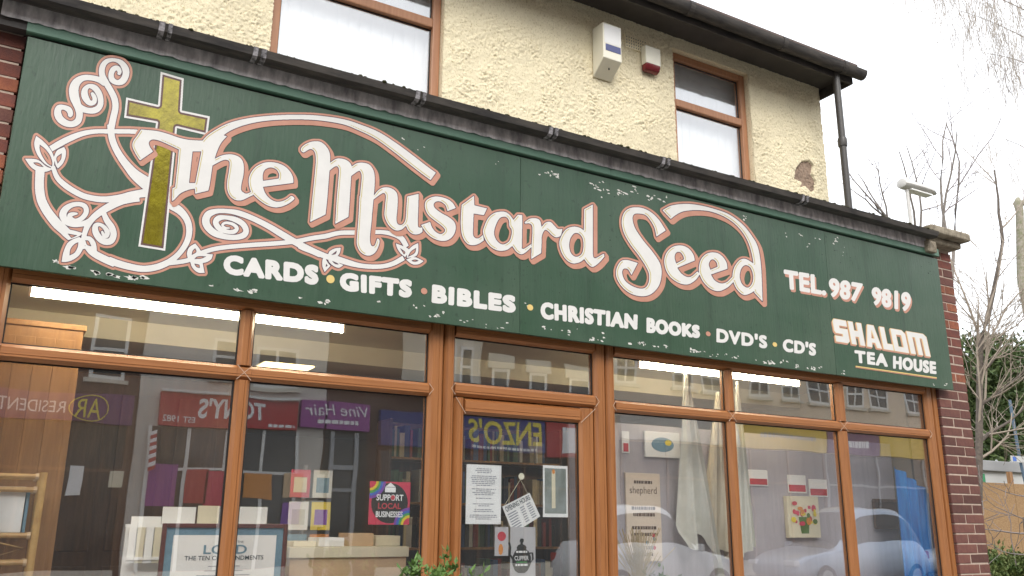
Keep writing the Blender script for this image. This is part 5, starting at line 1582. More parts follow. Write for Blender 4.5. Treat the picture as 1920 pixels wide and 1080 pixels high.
def leafy(b_, c, spread, n_, size, up=.35):
    for _ in range(n_):
        a_, e_ = random.uniform(0, 6.28), random.gauss(up, .5)
        d = np.array([math.cos(a_) * math.cos(e_), math.sin(a_) * math.cos(e_), math.sin(e_)])
        p0 = np.array(c) + np.array([random.gauss(0, spread[0]), random.gauss(0, spread[1]), random.gauss(0, spread[2])])
        s = np.cross(d, [random.random() - .5, random.random() - .5, 1]); s /= np.linalg.norm(s)
        nn = np.cross(d, s)
        L_ = size * random.uniform(.6, 1.2)
        p1, p2 = p0 + d * L_ * .5, p0 + d * L_ - nn * L_ * .12
        w = L_ * .22
        b_.add([p0, p1 + s * w, p2, p1 - s * w, p1 + nn * w * .35], [(0, 1, 4), (1, 2, 4), (2, 3, 4), (3, 0, 4)])
lb = at(1228, 1085, 4.50)
tl_ = thing('pot_plant', 'small green pot plant at the foot of the dried grasses', 'plant', (lb[0], 4.50, 0.551))
b_ = MB(); leafy(b_, (lb[0], 4.50, lb[2] - .04), (.06, .03, .03), 160, .05); b_.build('leaves', 'leaf_green', tl_, fix=False)['kind'] = 'stuff'
MB().lathe((lb[0], 4.50, 0.551), [(.05, 0), (.07, .4), (.06, .4)], n=16).build('pot', 'tan_card', tl_, smooth=True)
disc(lb[0] + .05, lb[2] - .01, .02, .016, 4.455, 'paper', tl_, 'white_flower', 8)
# ---------------------------------------------------------------- the other side of the street (seen in the glass)
MY = 2 * YG                                               # mirror plane
YV = 20.0
YO = MY - YV                                              # opposite house fronts
def mv(px, py):
    p = at(px, py, YV)
    return p[0], p[2]
mat('house_brick', (0.12, 0.06, 0.042), 0.85, col2=(0.085, 0.042, 0.032), vscale=14, bump=0.2)
mat('house_render', (0.62, 0.58, 0.53), 0.85, var=0.12, vscale=2)
mat('house_beige', (0.74, 0.61, 0.48), 0.85, var=0.1, vscale=2)
mat('house_stone', (0.62, 0.58, 0.50), 0.8, var=0.12, vscale=6)
mat('slate', (0.09, 0.085, 0.09), 0.7, var=0.3, vscale=6)
mat('sash_white', (0.72, 0.72, 0.70), 0.4)
mat('dark_glass', (0.03, 0.035, 0.04), 0.08)
mat('fascia_purple', (0.13, 0.03, 0.13), 0.4, var=0.1)
mat('fascia_red', (0.46, 0.03, 0.035), 0.4, var=0.1)
mat('fascia_violet', (0.30, 0.06, 0.28), 0.4, var=0.1)
mat('fascia_blue', (0.03, 0.035, 0.20), 0.4, var=0.1)
mat('fascia_yellow', (0.72, 0.48, 0.03), 0.4, var=0.1)
mat('shop_dark', (0.03, 0.026, 0.024), 0.4)
mat('letter_yellow', (0.75, 0.62, 0.06), 0.5)
mat('door_grey', (0.35, 0.36, 0.38), 0.4)
def house(label, x0, x1, top, m, eave=None):
    t = thing('terrace_house', label, 'building', ((x0 + x1) / 2, YO, 0), 'houses across the street')
    MB().box(x0, YO - 8, 0.0, x1, YO, top).build('wall', m, t)
    MB().prism([(x0, YO + 0.25, top + 0.002), (x0, YO - 4, top + 2.6), (x0, YO - 8.2, top + 0.002)], (x1 - x0, 0, 0)).build('roof', 'slate', t)
    MB().tube([(x0, YO + 0.27, top - 0.02), (x1, YO + 0.27, top - 0.02)], 0.06, n=8).build('gutter', 'gutter_black', t)
    return t
def sash(t, x0, x1, z0, z1, bars=1, lintel=None, dep=0.03):
    w = MB().box(x0, YO + .001, z0, x0 + .07, YO + dep, z1)
    w.box(x1 - .07, YO + .001, z0, x1, YO + dep, z1)
    w.box(x0 + .0705, YO + .001, z1 - .07, x1 - .0705, YO + dep, z1)
    w.box(x0 + .0705, YO + .001, z0, x1 - .0705, YO + dep, z0 + .08)
    w.box(x0 + .0705, YO + .001, (z0 + z1) / 2 - .03, x1 - .0705, YO + dep, (z0 + z1) / 2 + .03)
    if bars > 1:
        w.box((x0 + x1) / 2 - .03, YO + .001, z0 + .081, (x0 + x1) / 2 + .03, YO + dep - .004, z1 - .071)
    o = w.build('window', 'sash_white', t)
    MB().box(x0 + .06, YO + .0005, z0 + .07, x1 - .06, YO + .012, z1 - .06).build('pane', 'dark_glass', o)
    MB().box(x0 - .08, YO + .001, z0 - .09, x1 + .08, YO + .1, z0 - .001).build('sill', 'house_stone', o)
    if lintel:
        MB().box(x0 - .14, YO + .001, z1 + .001, x1 + .14, YO + .06, z1 + lintel).build('lintel', 'house_stone', o, bevel=.01)
    return o
def fascia(t, x0, x1, z0, z1, m, nm='fascia'):
    return MB().box(x0, YO + .002, z0, x1, YO + .16, z1).build(nm, m, t, bevel=.01)
def otext(t, txt, xl, xr, z0, z1, m, bold=.02, shear=0.0):
    """lettering on the house fronts; read from the road, so left is +x"""
    y = YO + .165
    lettering('lettering', txt, [(xr, y, z1), (xl, y, z1), (xl, y, z0), (xr, y, z0)], m, t, bold=bold, shear=shear)
def small_print(t, xl, xr, z0, z1, m):
    """a line of lettering too small to read from here"""
    b_, x = MB(), xl
    while x < xr - .03:
        w = min(random.uniform(.06, .16), xr - x)
        b_.quad((x, YO + .165, z0), (x + w, YO + .165, z0), (x + w, YO + .165, z1), (x, YO + .165, z1))
        x += w + .03
    b_.build('small_print', m, t, fix=False)['kind'] = 'stuff'
def shopfront(t, x0, x1, zt, fm='sash_white', n_=3, dr=None, back='shop_dark'):
    MB().box(x0, YO + .001, 0.0, x1, YO + .02, zt).build('shop_opening', back, t)
    MB().box(x0, YO + .022, 0.0, x1, YO + .10, 0.45).build('stall_riser', 'house_stone', t)
    for i in range(n_ + 1):
        x = x0 + (x1 - x0) * i / n_
        MB().box(x - .035, YO + .022, 0.451, x + .035, YO + .09, zt).build('mullion', fm, t)
    MB().box(x0, YO + .024, zt * .73, x1, YO + .085, zt * .73 + .06).build('transom', fm, t)
    MB().box(x0 + .04, YO + .04, 0.46, x1 - .04, YO + .046, zt).build('pane', 'dark_glass', t)
def shop_poster(t, px0, py0, px1, py1, m):
    (x0, z1), (x1, z0) = mv(px0, py0), mv(px1, py1)
    MB().box(x0, YO + .1, z0, x1, YO + .105, z1).build('window_poster', m, t)

# 1 estate agent's brick house
xb1 = mv(265, 700)[0]
h1 = house('brown brick house over the purple agent\'s shop at the left of the reflections', -7.5, xb1, 8.6, 'house_brick')
(a0, z1), (a1, z0) = mv(178, 590), mv(233, 715)
sash(h1, a0, a1, z0, z1)
for x in (-0.9, -3.2, -5.6):
    sash(h1, x - .55, x + .55, z0, z1, 1, .22)
fz0, fz1 = 3.33, 3.92
fascia(h1, -7.3, mv(248, 770)[0], fz0, fz1, 'fascia_purple')
otext(h1, 'RESIDENTIAL', mv(-55, 770)[0], mv(122, 770)[0], 3.48, 3.74, 'paper', .0)
otext(h1, 'AR', mv(138, 770)[0], mv(187, 770)[0], 3.42, 3.82, 'letter_yellow', .0)
tor = [(mv(165, 770)[0] + .36 * math.cos(w), YO + .17, 3.62 + .27 * math.sin(w)) for w in np.linspace(0, 2 * math.pi, 24)]
MB().tube(tor, .012, n=5, cap=False).build('ring_logo', 'letter_yellow', h1)
shopfront(h1, -7.2, mv(235, 850)[0], fz0 - .02, 'dark_wood', 5)
shop_poster(h1, 130, 870, 150, 930, 'paper'); shop_poster(h1, 205, 880, 228, 915, 'paper_cream')

# 2 rendered house with the barber and the hairdresser
xb2 = mv(612, 700)[0]
h2 = house('grey rendered house over the red barber and violet hair salon fascias', xb1 + .01, xb2, 8.9, 'house_render')
(a0, z1), (a1, z0) = mv(402, 632), mv(446, 712)
sash(h2, a0, a1, z0, z1)
(a0, z1), (a1, z0) = mv(484, 648), mv(556, 730)
sash(h2, a0, a1, z0, z1, 2)
fx0, fx1 = mv(300, 760)[0], mv(556, 780)[0]
fascia(h2, fx0, fx1, 3.40, 4.10, 'fascia_red')
MB().box(fx0, YO + .162, 4.105, fx1, YO + .24, 4.16).build('fascia_cap', 'sash_white', h2)
otext(h2, "TONY'S", mv(368, 770)[0], mv(494, 780)[0], 3.58, 4.02, 'paper', .03)
otext(h2, 'EST 1982', mv(305, 785)[0], mv(362, 790)[0], 3.48, 3.60, 'paper', .01)
small_print(h2, mv(498, 800)[0], mv(550, 802)[0], 3.45, 3.52, 'paper')
fascia(h2, mv(562, 770)[0], xb2 - .02, 3.50, 4.14, 'fascia_violet')
shopfront(h2, mv(275, 850)[0], mv(555, 850)[0], 3.38, 'sash_white', 4, back='fascia_red')
for q in ((276, 868, 325, 950, 'fascia_violet'), (350, 880, 382, 945, 'fascia_red'), (384, 885, 418, 950, 'poster_pink'), (455, 885, 505, 935, 'flower_orange'), (530, 885, 562, 930, 'tan_card'), (566, 885, 604, 935, 'linen'), (528, 940, 560, 985, 'print_violet'), (566, 940, 602, 988, 'linen')):
    shop_poster(h2, *q)
bpz = mv(282, 830)
bpole = thing('barber_pole', 'red and white striped barber pole beside the red fascia', 'barber pole', (bpz[0], YO + .3, 2.4))
for k in range(10):
    MB().prism([(bpz[0] + .07 * math.cos(w), YO + .3 + .07 * math.sin(w), 2.45 + k * .08 + .03 * math.cos(w)) for w in np.linspace(0, 2 * math.pi, 13)[:-1]], (0, 0, .08)).build('stripe', 'paper' if k % 2 else 'fascia_red', bpole)
MB().box(bpz[0] - .03, YO + .162, 2.8, bpz[0] + .03, YO + .232, 2.86).build('bracket', 'steel', bpole)

# 3 brick house with white lintels
xb3 = mv(1143, 700)[0]
h3 = house('brown brick house with white stone lintels over the blue shop fascia', xb2 + .01, xb3, 8.8, 'house_brick')
vx1 = mv(690, 790)[0]
fascia(h3, xb2 + .03, vx1, 3.50, 4.14, 'fascia_violet')
otext(h3, 'Vine Hair', mv(568, 775)[0], mv(684, 785)[0], 3.80, 4.06, 'paper', .0, .25)
small_print(h3, mv(590, 800)[0], mv(668, 800)[0], 3.62, 3.70, 'paper')
MB().box(xb2 + .04, YO + .001, 0, vx1 - .02, YO + .02, 3.48).build('shop_opening', 'shop_dark', h3)
d0, d1 = mv(616, 850)[0], mv(668, 850)[0]
dr_ = MB().box(d0, YO + .022, 0, d0 + .09, YO + .10, 3.46)
dr_.box(d1 - .09, YO + .022, 0, d1, YO + .10, 3.46)
for z in (0.1, 1.0, 2.1, 2.62):
    dr_.box(d0 + .0905, YO + .022, z, d1 - .0905, YO + .095, z + .09)
dr_.build('salon_door', 'door_grey', h3)
MB().box(d0 + .08, YO + .03, 0.1, d1 - .08, YO + .036, 3.4).build('pane', 'dark_glass', h3)
# canted bay with stone dressings
by0, by1 = mv(752, 700)[0], mv(902, 700)[0]
bay = MB().prism([(by0, YO, 4.6), (by0 + .35, YO + .55, 4.6), (by1 - .35, YO + .55, 4.6), (by1, YO, 4.6)], (0, 0, 1.45)).build('bay_window', 'house_stone', h3, bevel=.02)
for i in range(3):
    x = by0 + .42 + i * (by1 - by0 - .84) / 3
    x1_ = x + (by1 - by0 - .84) / 3 - .1
    o = MB().box(x, YO + .552, 4.75, x1_, YO + .585, 5.75).build('bay_sash', 'sash_white', bay)
    o2 = MB().box(x + .07, YO + .586, 4.82, x1_ - .07, YO + .592, 5.2).build('bay_pane', 'dark_glass', bay)
    o2 = MB().box(x + .07, YO + .586, 5.28, x1_ - .07, YO + .592, 5.68).build('bay_pane', 'dark_glass', bay)
for pa, pb in (((922, 690), (953, 760)), ((993, 700), (1025, 772)), ((1065, 708), (1106, 782))):
    (a0, z1), (a1, z0) = mv(*pa), mv(*pb)
    sash(h3, a0, a1, z0, z1, 1, .36)
ez0, ez1 = mv(880, 842)[1], mv(880, 782)[1]
ex0, ex1 = mv(868, 800)[0], mv(1018, 820)[0]
fascia(h3, vx1 + .3, ex1, ez0, ez1, 'fascia_blue')
otext(h3, "ENZO'S", mv(874, 800)[0], mv(1010, 820)[0], ez0 + .16, ez1 - .04, 'letter_yellow', .02)
small_print(h3, mv(878, 800)[0], mv(1000, 820)[0], ez0 + .04, ez0 + .10, 'paper')
fascia(h3, ex1 + .05, xb3 - .1, ez0 - .1, ez1, 'fascia_red')
MB().box(ex1 + .5, YO + .162, ez0, ex1 + 1.1, YO + .17, ez1 - .1).build('fascia_panel', 'paper', h3)
shopfront(h3, vx1 + .3, xb3 - .15, ez0 - .12, 'dark_wood', 5)

# 4 long beige block
h4 = house('long beige rendered block with a row of windows at the right of the reflections', xb3 + .01, 47, 9.4, 'house_beige')
for pa, pb in (((1152, 655), (1192, 708)), ((1258, 668), (1300, 715)), ((1312, 676), (1352, 722)), ((1402, 690), (1440, 735)), ((1462, 700), (1500, 745)), ((1512, 706), (1556, 750)), ((1584, 712), (1618, 762)), ((1625, 722), (1665, 775)), ((1695, 735), (1730, 790))):
    (a0, z1), (a1, z0) = mv(*pa), mv(*pb)
    z1, z0 = 6.25, 5.35
    sash(h4, a0, a1, z0, z1, 2)
sx = [mv(p_, 830)[0] for p_ in (1150, 1385, 1542, 1590, 1640, 1760)]
fascia(h4, sx[0] + .2, sx[1] - .1, 3.75, 4.45, 'house_render')
fascia(h4, sx[1], sx[2] - .05, 3.72, 4.5, 'fascia_yellow')
small_print(h4, mv(1420, 830)[0], mv(1525, 830)[0], 4.08, 4.22, 'ink_grey')
fascia(h4, sx[2], sx[4] - .05, 3.72, 4.5, 'fascia_purple')
small_print(h4, mv(1586, 830)[0], mv(1622, 830)[0], 3.98, 4.2, 'paper')
fascia(h4, sx[4], 36, 3.72, 4.5, 'fascia_yellow')
shopfront(h4, sx[0] + .2, sx[2] - .1, 3.7, 'dark_wood', 5)
shopfront(h4, sx[2], 36, 3.7, 'door_grey', 5)
h5 = house('plain brick house further left across the street', -20, -7.51, 8.4, 'house_brick')
for x in (-9.5, -12.5, -15.5, -18):
    sash(h5, x - .55, x + .55, 4.4, 5.9, 1, .22)
shopfront(h5, -19.5, -8, 3.3, 'sash_white', 6)

# ---------------------------------------------------------------- parked cars across the road (in the glass)
mat('car_white', (0.78, 0.79, 0.80), 0.18, coat=1.0)
mat('car_silver', (0.42, 0.50, 0.62), 0.3, metal=0.5, coat=1.0)
mat('tyre', (0.02, 0.02, 0.02), 0.8)
mat('lamp_red', (0.4, 0.01, 0.01), 0.15)
mat('lamp_clear', (0.7, 0.72, 0.75), 0.1)
def car(label, cx_, cy_, L_, H_, m, hood_dir=1):
    st_ = [(0.0, .42, .62, .66, .70, .60), (0.02, .30, .85, .95, .80, .66), (0.06, .24, .98, 1.10, .86, .70), (0.14, .22, 1.02, H_ - .16, .88, .68), (0.22, .22, 1.02, H_ - .02, .89, .66), (0.40, .22, 1.0, H_, .89, .66), (0.55, .22, .98, H_ - .03, .89, .66), (0.66, .22, .97, 1.18, .89, .70), (0.73, .22, .96, .99, .88, .74), (0.86, .22, .90, .93, .86, .74), (0.95, .26, .78, .82, .80, .68), (1.0, .36, .58, .62, .68, .58)]
    rows_ = []
    for (u, zb_, zbelt, zt_, wb, wt) in st_:
        x = cx_ + hood_dir * (u - .5) * L_
        half = [(0, zt_), (wt * .7, zt_ - .005), (wt, zt_ - .05 if zt_ > zbelt + .2 else zt_ - .01), (wb - .02, zbelt + .01), (wb, zbelt - .05), (wb + .015, (zb_ + zbelt) / 2), (wb, zb_ + .12), (wb - .12, zb_), (0, zb_)]
        ring = [(x, cy_ + w_, z - .12) for w_, z in half] + [(x, cy_ - w_, z - .12) for w_, z in half[-2:0:-1]]
        rows_.append(ring)
    n_ = len(rows_[0])
    body, win = MB(), MB()
    V_ = sum(rows_, [])
    bf, wf = [], []
    for i in range(len(rows_) - 1):
        for k in range(n_):
            f_ = (i * n_ + k, i * n_ + (k + 1) % n_, (i + 1) * n_ + (k + 1) % n_, (i + 1) * n_ + k)
            top = k in (0, 1, n_ - 1, n_ - 2)
            side = k in (2, n_ - 3)
            (wf if (side and 2 <= i <= 6) or (top and i in (2, 6, 7)) else bf).append(f_)
    bf += [tuple(range(n_)), tuple(range((len(rows_) - 1) * n_, len(rows_) * n_))]
    t = thing('parked_car', label, 'car', (cx_, cy_, -.12))
    # smooth the shell as one surface, then part the glazing from the bodywork
    me_ = bpy.data.meshes.new('shell')
    me_.from_pydata(V_, [], bf + wf)
    bm = bmesh.new()
    bm.from_mesh(me_)
    bmesh.ops.recalc_face_normals(bm, faces=bm.faces)
    bm.to_mesh(me_)
    bm.free()
    me_.materials.append(MATS[m]); me_.materials.append(MATS['dark_glass'])
    me_.polygons.foreach_set('material_index', [0] * len(bf) + [1] * len(wf))
    tmp = bpy.data.objects.new('shell', me_)
    COL.objects.link(tmp)
    sm_ = tmp.modifiers.new('s', 'SUBSURF')
    sm_.levels = sm_.render_levels = 2
    dg_ = bpy.context.evaluated_depsgraph_get()
    ev = bpy.data.meshes.new_from_object(tmp.evaluated_get(dg_))
    mi_ = np.zeros(len(ev.polygons), np.int32)
    ev.polygons.foreach_get('material_index', mi_)
    v2, f2 = mesh_arrays(ev)
    bpy.data.objects.remove(tmp)
    for b3, idx_ in ((body, 0), (win, 1)):
        used, fl = {}, []
        for f_, k_ in zip(f2, mi_):
            if k_ == idx_:
                fl.append(tuple(used.setdefault(q_, len(used)) for q_ in f_))
        b3.v = [tuple(v2[q_]) for q_ in used]
        b3.f = fl
    body.build('body', m, t, smooth='all', fix=False)
    win.build('windows', 'dark_glass', t, smooth='all', fix=False)
    for u in (.17, .81):
        for s in (-1, 1):
            x = cx_ + hood_dir * (u - .5) * L_
            w_ = MB().lathe((x, cy_ + s * .82, .20), [(.2, -.1), (.31, -.1), (.33, -.06), (.33, .06), (.31, .1), (.2, .1)], n=24, axis='y').build('wheel', 'tyre', t, smooth=True)
            MB().lathe((x, cy_ + s * .82, .20), [(.19, -.105), (.205, -.09), (.205, .09), (.19, .105)], n=24, axis='y').build('rim', 'steel', w_, smooth=True)
    for s in (-1, 1):
        x = cx_ + hood_dir * .475 * L_
        MB().box(x - .12, cy_ + s * .62 - .14, .50, x + .06, cy_ + s * .62 + .14, .62).build('headlight', 'lamp_clear', t, bevel=.03)
        x = cx_ - hood_dir * .475 * L_
        MB().box(x - .06, cy_ + s * .70 - .1, .62, x + .06, cy_ + s * .70 + .1, .82).build('tail_light', 'lamp_red', t, bevel=.03)
        x = cx_ + hood_dir * .16 * L_
        MB().box(x - .06, cy_ + s * .98 - .08, .86, x + .06, cy_ + s * .98 + .08, 1.0).build('wing_mirror', m, t, bevel=.03)
car('white car parked across the road, seen in the right window glass', 13.0, -7.4, 4.3, 2.0, 'car_white', 1)
car('silver blue car parked ahead of the white one', 19.4, -7.4, 5.2, 2.05, 'car_silver', -1)
car('second white car at the far end of the parked row', 25.6, -7.4, 4.4, 1.9, 'car_white', -1)
# ---------------------------------------------------------------- beyond the corner: trees, lamp, hoarding
mat('bark', (0.13, 0.105, 0.085), 0.9, var=0.4, vscale=18, bump=0.5, bscale=40)
mat('bark_grey', (0.22, 0.19, 0.165), 0.9, var=0.4, vscale=18, bump=0.4)
mat('bark_pale', (0.34, 0.30, 0.25), 0.9, col2=(0.2, 0.2, 0.12), vscale=12, bump=0.4)
mat('twig', (0.22, 0.185, 0.18), 0.9)
mat('twig_tan', (0.29, 0.24, 0.19), 0.9)
mat('yew', (0.035, 0.065, 0.018), 0.7, col2=(0.085, 0.12, 0.03), vscale=3)
mat('hedge_green', (0.07, 0.13, 0.03), 0.6, col2=(0.15, 0.17, 0.05), vscale=6)
mat('chipboard', (0.37, 0.235, 0.12), 0.9, col2=(0.27, 0.16, 0.075), vscale=26, stretch=(1, 1, 2), detail=3)
mat('lamp_grey', (0.52, 0.50, 0.47), 0.45)
mat('pole_blue', (0.10, 0.15, 0.21), 0.5)
mat('panel_white', (0.52, 0.52, 0.5), 0.6)
mat('panel_green', (0.03, 0.25, 0.10), 0.6)
mat('panel_grey', (0.3, 0.3, 0.3), 0.7)

class Grow:
    def __init__(self, seed):
        self.r = random.Random(seed)
        self.limb, self.twig = MB(), MB()
    def branch(self, p, d, length, rad, lev, bend=.25, up=.0, kids=(3, 5), shrink=.62, n=6, minr=.0032):
        r = self.r
        k = 5 if lev > 0 else 4
        pts, rs = [np.array(p, float)], [rad]
        d = np.array(d, float) / np.linalg.norm(d)
        for i in range(k):
            d = d + np.array([r.gauss(0, bend), r.gauss(0, bend), r.gauss(0, bend * .6) + up]) * .5
            d /= np.linalg.norm(d)
            pts.append(pts[-1] + d * length / k)
            rs.append(max(minr, rad * (1 - .62 * (i + 1) / k)))
        (self.limb if rad > .03 else self.twig).tube(pts, rs, n=n if rad > .03 else 4, cap=False)
        if lev <= 0:
            return
        for _ in range(r.randint(*kids)):
            i = r.randint(1, k)
            t = pts[i] - pts[i - 1]
            t /= np.linalg.norm(t)
            a = np.cross(t, [r.gauss(0, 1), r.gauss(0, 1), r.gauss(0, 1)])
            a /= np.linalg.norm(a) + 1e-9
            nd = t * r.uniform(.6, 1.0) + a * r.uniform(.45, .9)
            self.branch(pts[i], nd, length * shrink * r.uniform(.7, 1.15), max(minr, rs[i] * .62), lev - 1, bend, up, kids, shrink, n, minr)
    def build(self, t, mb, mt):
        if self.limb.v:
            self.limb.build('trunk', mb, t, smooth='all', fix=False)
        if self.twig.v:
            o = self.twig.build('twigs', mt, t, fix=False)
            o['kind'] = 'stuff'
def ground_at(px, py, Y):
    p = at(px, py, Y)
    return p[0], p[2]
def tree_thing(name, label, px, Y, loc_z=-.13):
    x = at(px, 984, Y)[0]
    return thing(name, label, 'tree', (x, Y, loc_z)), x

# slender multi-stemmed tree behind the coping stone
t, x = tree_thing('bare_tree', 'bare slender tree rising behind the coping stone', 1735, 13.5)
g = Grow(3)
for dx, top, px in ((0, 170, 1775), (.7, 210, 1790), (-.4, 250, 1768)):
    q = at(px, 440, 13.5)
    g.limb.tube([(x, 13.5, -.13), (x + (q[0] - x) * .5, 13.5, q[2] * .5), (q[0], 13.5, q[2])], [.10, .065, .045], n=6)
    e = at(px + dx * 60, top, 13.5)
    g.branch((q[0], 13.5, q[2]), (e[0] - q[0], .1, e[2] - q[2]), np.linalg.norm(e - q) * 1.0, .042, 3, .22, .05, (3, 4), .6)
g.build(t, 'bark_grey', 'twig')
t, x = tree_thing('bare_tree', 'bare sapling beside the street lamp', 1712, 15.5)
g = Grow(5)
for px, top, ptop in ((1716, 290, 1700), (1726, 290, 1745)):
    q = at(px, 425, 15.5)
    g.limb.tube([(x, 15.5, -.13), (q[0], 15.5, q[2])], [.08, .04], n=6)
    e = at(ptop, top, 15.5)
    g.branch((q[0], 15.5, q[2]), (e[0] - q[0], .0, e[2] - q[2]), np.linalg.norm(e - q), .04, 3, .22, .05, (2, 4), .55)
g.build(t, 'bark_grey', 'twig')
t, x = tree_thing('bare_tree', 'thin bare tree just right of the downpipe', 1655, 17)
g = Grow(8)
q = at(1664, 410, 17)
g.limb.tube([(x, 17, -.13), (q[0], 17, q[2])], [.08, .035], n=6)
for ptop, top in ((1620, 310), (1640, 300), (1590, 330), (1610, 350)):
    e = at(ptop, top, 17)
    g.branch((q[0], 17, q[2]), (e[0] - q[0], .0, e[2] - q[2]), np.linalg.norm(e - q), .035, 2, .25, .05, (3, 5), .6)
g.build(t, 'bark_grey', 'twig')

# birch hanging in from the upper right
t, x = tree_thing('birch_tree', 'tall birch with fine drooping twigs at the upper right', 1990, 16)
g = Grow(12)
tp_ = at(2000, -60, 16)
g.limb.tube([(x, 16, -.13), (tp_[0], 16, tp_[2] * .6), (tp_[0], 16, tp_[2] + 1)], [.2, .14, .07], n=8)
for (pa, pb, nd) in (((2000, 120), (1800, 20), 230), ((2000, 160), (1850, 100), 170), ((2000, 20), (1745, -40), 230), ((2000, 330), (1850, 250), 110), ((2000, 60), (1690, -70), 150)):
    a, b = at(*pa, 16), at(*pb, 15.4)
    m_ = (a + b) / 2 + np.array([0, 0, .5])
    pts = [(1 - s) ** 2 * a + 2 * s * (1 - s) * m_ + s * s * b for s in np.linspace(0, 1, 9)]
    g.twig.tube(pts, list(np.linspace(.03, .008, 9)), n=4, cap=False)
    for _ in range(nd):
        s = .2 + .85 * g.r.random()
        p0 = (1 - s) ** 2 * a + 2 * s * (1 - s) * m_ + s * s * b + np.array([g.r.gauss(0, .3), g.r.gauss(0, .8), g.r.gauss(0, .15)])
        L_ = g.r.uniform(.5, 2.2)
        dx = g.r.gauss(0, .12)
        pts2 = [p0 + np.array([dx * k + g.r.gauss(0, .03), g.r.gauss(0, .03), -L_ * k / 5 + .12 * math.sin(k)]) for k in range(6)]
        g.twig.tube(pts2, [.0055, .0052, .005, .0045, .004, .003], n=3, cap=False)
        for k in range(1, 5):
            if g.r.random() < .7:
                g.twig.tube([pts2[k], pts2[k] + np.array([g.r.gauss(0, .12), g.r.gauss(0, .1), -g.r.uniform(.1, .35)])], [.0045, .003], n=3, cap=False)
g.build(t, 'bark_pale', 'twig_tan')

# broken trunk at the right edge and the leaning dark tree
t, x = tree_thing('pollard_trunk', 'pale broken-topped tree trunk at the right edge of the picture', 2010, 11.5)
g = Grow(15)
tp_, md = at(1906, 372, 11.5), at(1912, 520, 11.5)
g.limb.tube([(x, 11.5, -.13), (md[0] + .06, 11.5, md[2]), (tp_[0] + .05, 11.5, tp_[2] - .35), (tp_[0] + .02, 11.5, tp_[2] - .12), (tp_[0] + .07, 11.5, tp_[2] + .02)], [.16, .10, .09, .105, .045], n=10, cap=True)
g.limb.tube([(tp_[0] + .04, 11.5, tp_[2] - .25), (tp_[0] + .22, 11.45, tp_[2] - .05), (tp_[0] + .3, 11.4, tp_[2] - .1)], [.07, .06, .03], n=8)
g.limb.tube([(md[0] + .05, 11.5, md[2] - .4), (md[0] + .35, 11.4, md[2] - .1), (md[0] + .6, 11.4, md[2] + .5)], [.05, .04, .02], n=6)
g.build(t, 'bark_pale', 'twig')
t, x = tree_thing('leaning_tree', 'dark leaning tree with spreading bare branches beside the brick pier', 1835, 10.5)
g = Grow(21)
path = [at(px, py, 10.5) for px, py in ((1838, 640), (1851, 600), (1862, 550), (1872, 500), (1880, 455))]
g.limb.tube([(x, 10.5, -.13), (x + .02, 10.5, 1.6)] + [tuple(p) for p in path], [.085, .075, .062, .055, .046, .04, .034], n=8)
g.branch(path[-1], (.25, 0, 1), 2.0, .045, 3, .2, .05, (3, 4), .6)
for pa, pb, r_ in (((1838, 700), (1915, 655), .035), ((1836, 760), (1920, 700), .035), ((1836, 830), (1925, 745), .04), ((1838, 640), (1815, 470), .03), ((1836, 690), (1812, 600), .025), ((1845, 620), (1895, 470), .03), ((1838, 780), (1905, 640), .03), ((1836, 720), (1800, 650), .025), ((1838, 860), (1925, 800), .03), ((1840, 660), (1925, 540), .03), ((1835, 800), (1870, 600), .028), ((1836, 740), (1890, 560), .028)):
    a, b = at(*pa, 10.5), at(*pb, 10.2)
    g.branch(a, b - a, np.linalg.norm(b - a) * 1.1, r_, 2, .22, .12, (4, 7), .62, minr=.005)
g.build(t, 'bark', 'twig_tan')

# low twigs reaching in front of the hoarding
t2_, x2_ = tree_thing('bare_shrub', 'bare twiggy shrub in front of the chipboard hoarding', 1905, 10.0)
g2 = Grow(27)
for pa, pb, r_ in (((1925, 1000), (1846, 1012), .018), ((1925, 975), (1850, 960), .012), ((1925, 930), (1848, 925), .012), ((1925, 1040), (1860, 1030), .012), ((1905, 1060), (1880, 940), .012)):
    a, b = at(*pa, 10.0), at(*pb, 9.9)
    g2.branch(a, b - a, np.linalg.norm(b - a) * 1.05, r_, 2, .2, .05, (2, 4), .5, minr=.005)
g2.limb.tube([(x2_ + .3, 10.0, -.13), (x2_ + .25, 10.0, .9), (x2_ + .3, 10.0, 1.6)], [.05, .04, .032], n=6)
g2.build(t2_, 'bark', 'twig')

# evergreens behind
def evergreen(label, blobs, Y, seed, m='yew'):
    rr = random.Random(seed)
    c0 = at(*blobs[0][:2], Y)
    t = thing('evergreen_tree', label, 'tree', (c0[0], Y, -.13))
    b_ = MB()
    for (px, py, rx, rz) in blobs:
        c = at(px, py, Y)
        k = abs(at(px + 10, py, Y)[0] - c[0]) / 10
        nn = int(900 * rx * rz / 900)
        for _ in range(nn):
            u = np.array([rr.gauss(0, 1) for _ in range(3)])
            u /= np.linalg.norm(u)
            s = rr.random() ** .4 * (1 + .18 * math.sin(7 * u[0] + 5 * u[2]))
            p = c + u * s * np.array([rx * k, rx * k * .8, rz * k])
            d = u + np.array([rr.gauss(0, .6), rr.gauss(0, .6), rr.gauss(0, .6) + .2])
            d /= np.linalg.norm(d)
            w = np.cross(d, [rr.gauss(0, 1), rr.gauss(0, 1), rr.gauss(0, 1)])
            w /= np.linalg.norm(w)
            L_ = rr.uniform(.12, .26)
            b_.add([p, p + d * L_ * .5 + w * L_ * .22, p + d * L_, p + d * L_ * .5 - w * L_ * .22], [(0, 1, 2, 3)])
    b_.build('crown', m, t, fix=False)['kind'] = 'stuff'
    MB().tube([(c0[0], Y + .3, -.13), (c0[0], Y + .3, c0[2])], [.2, .08], n=8).build('trunk', 'bark', t)
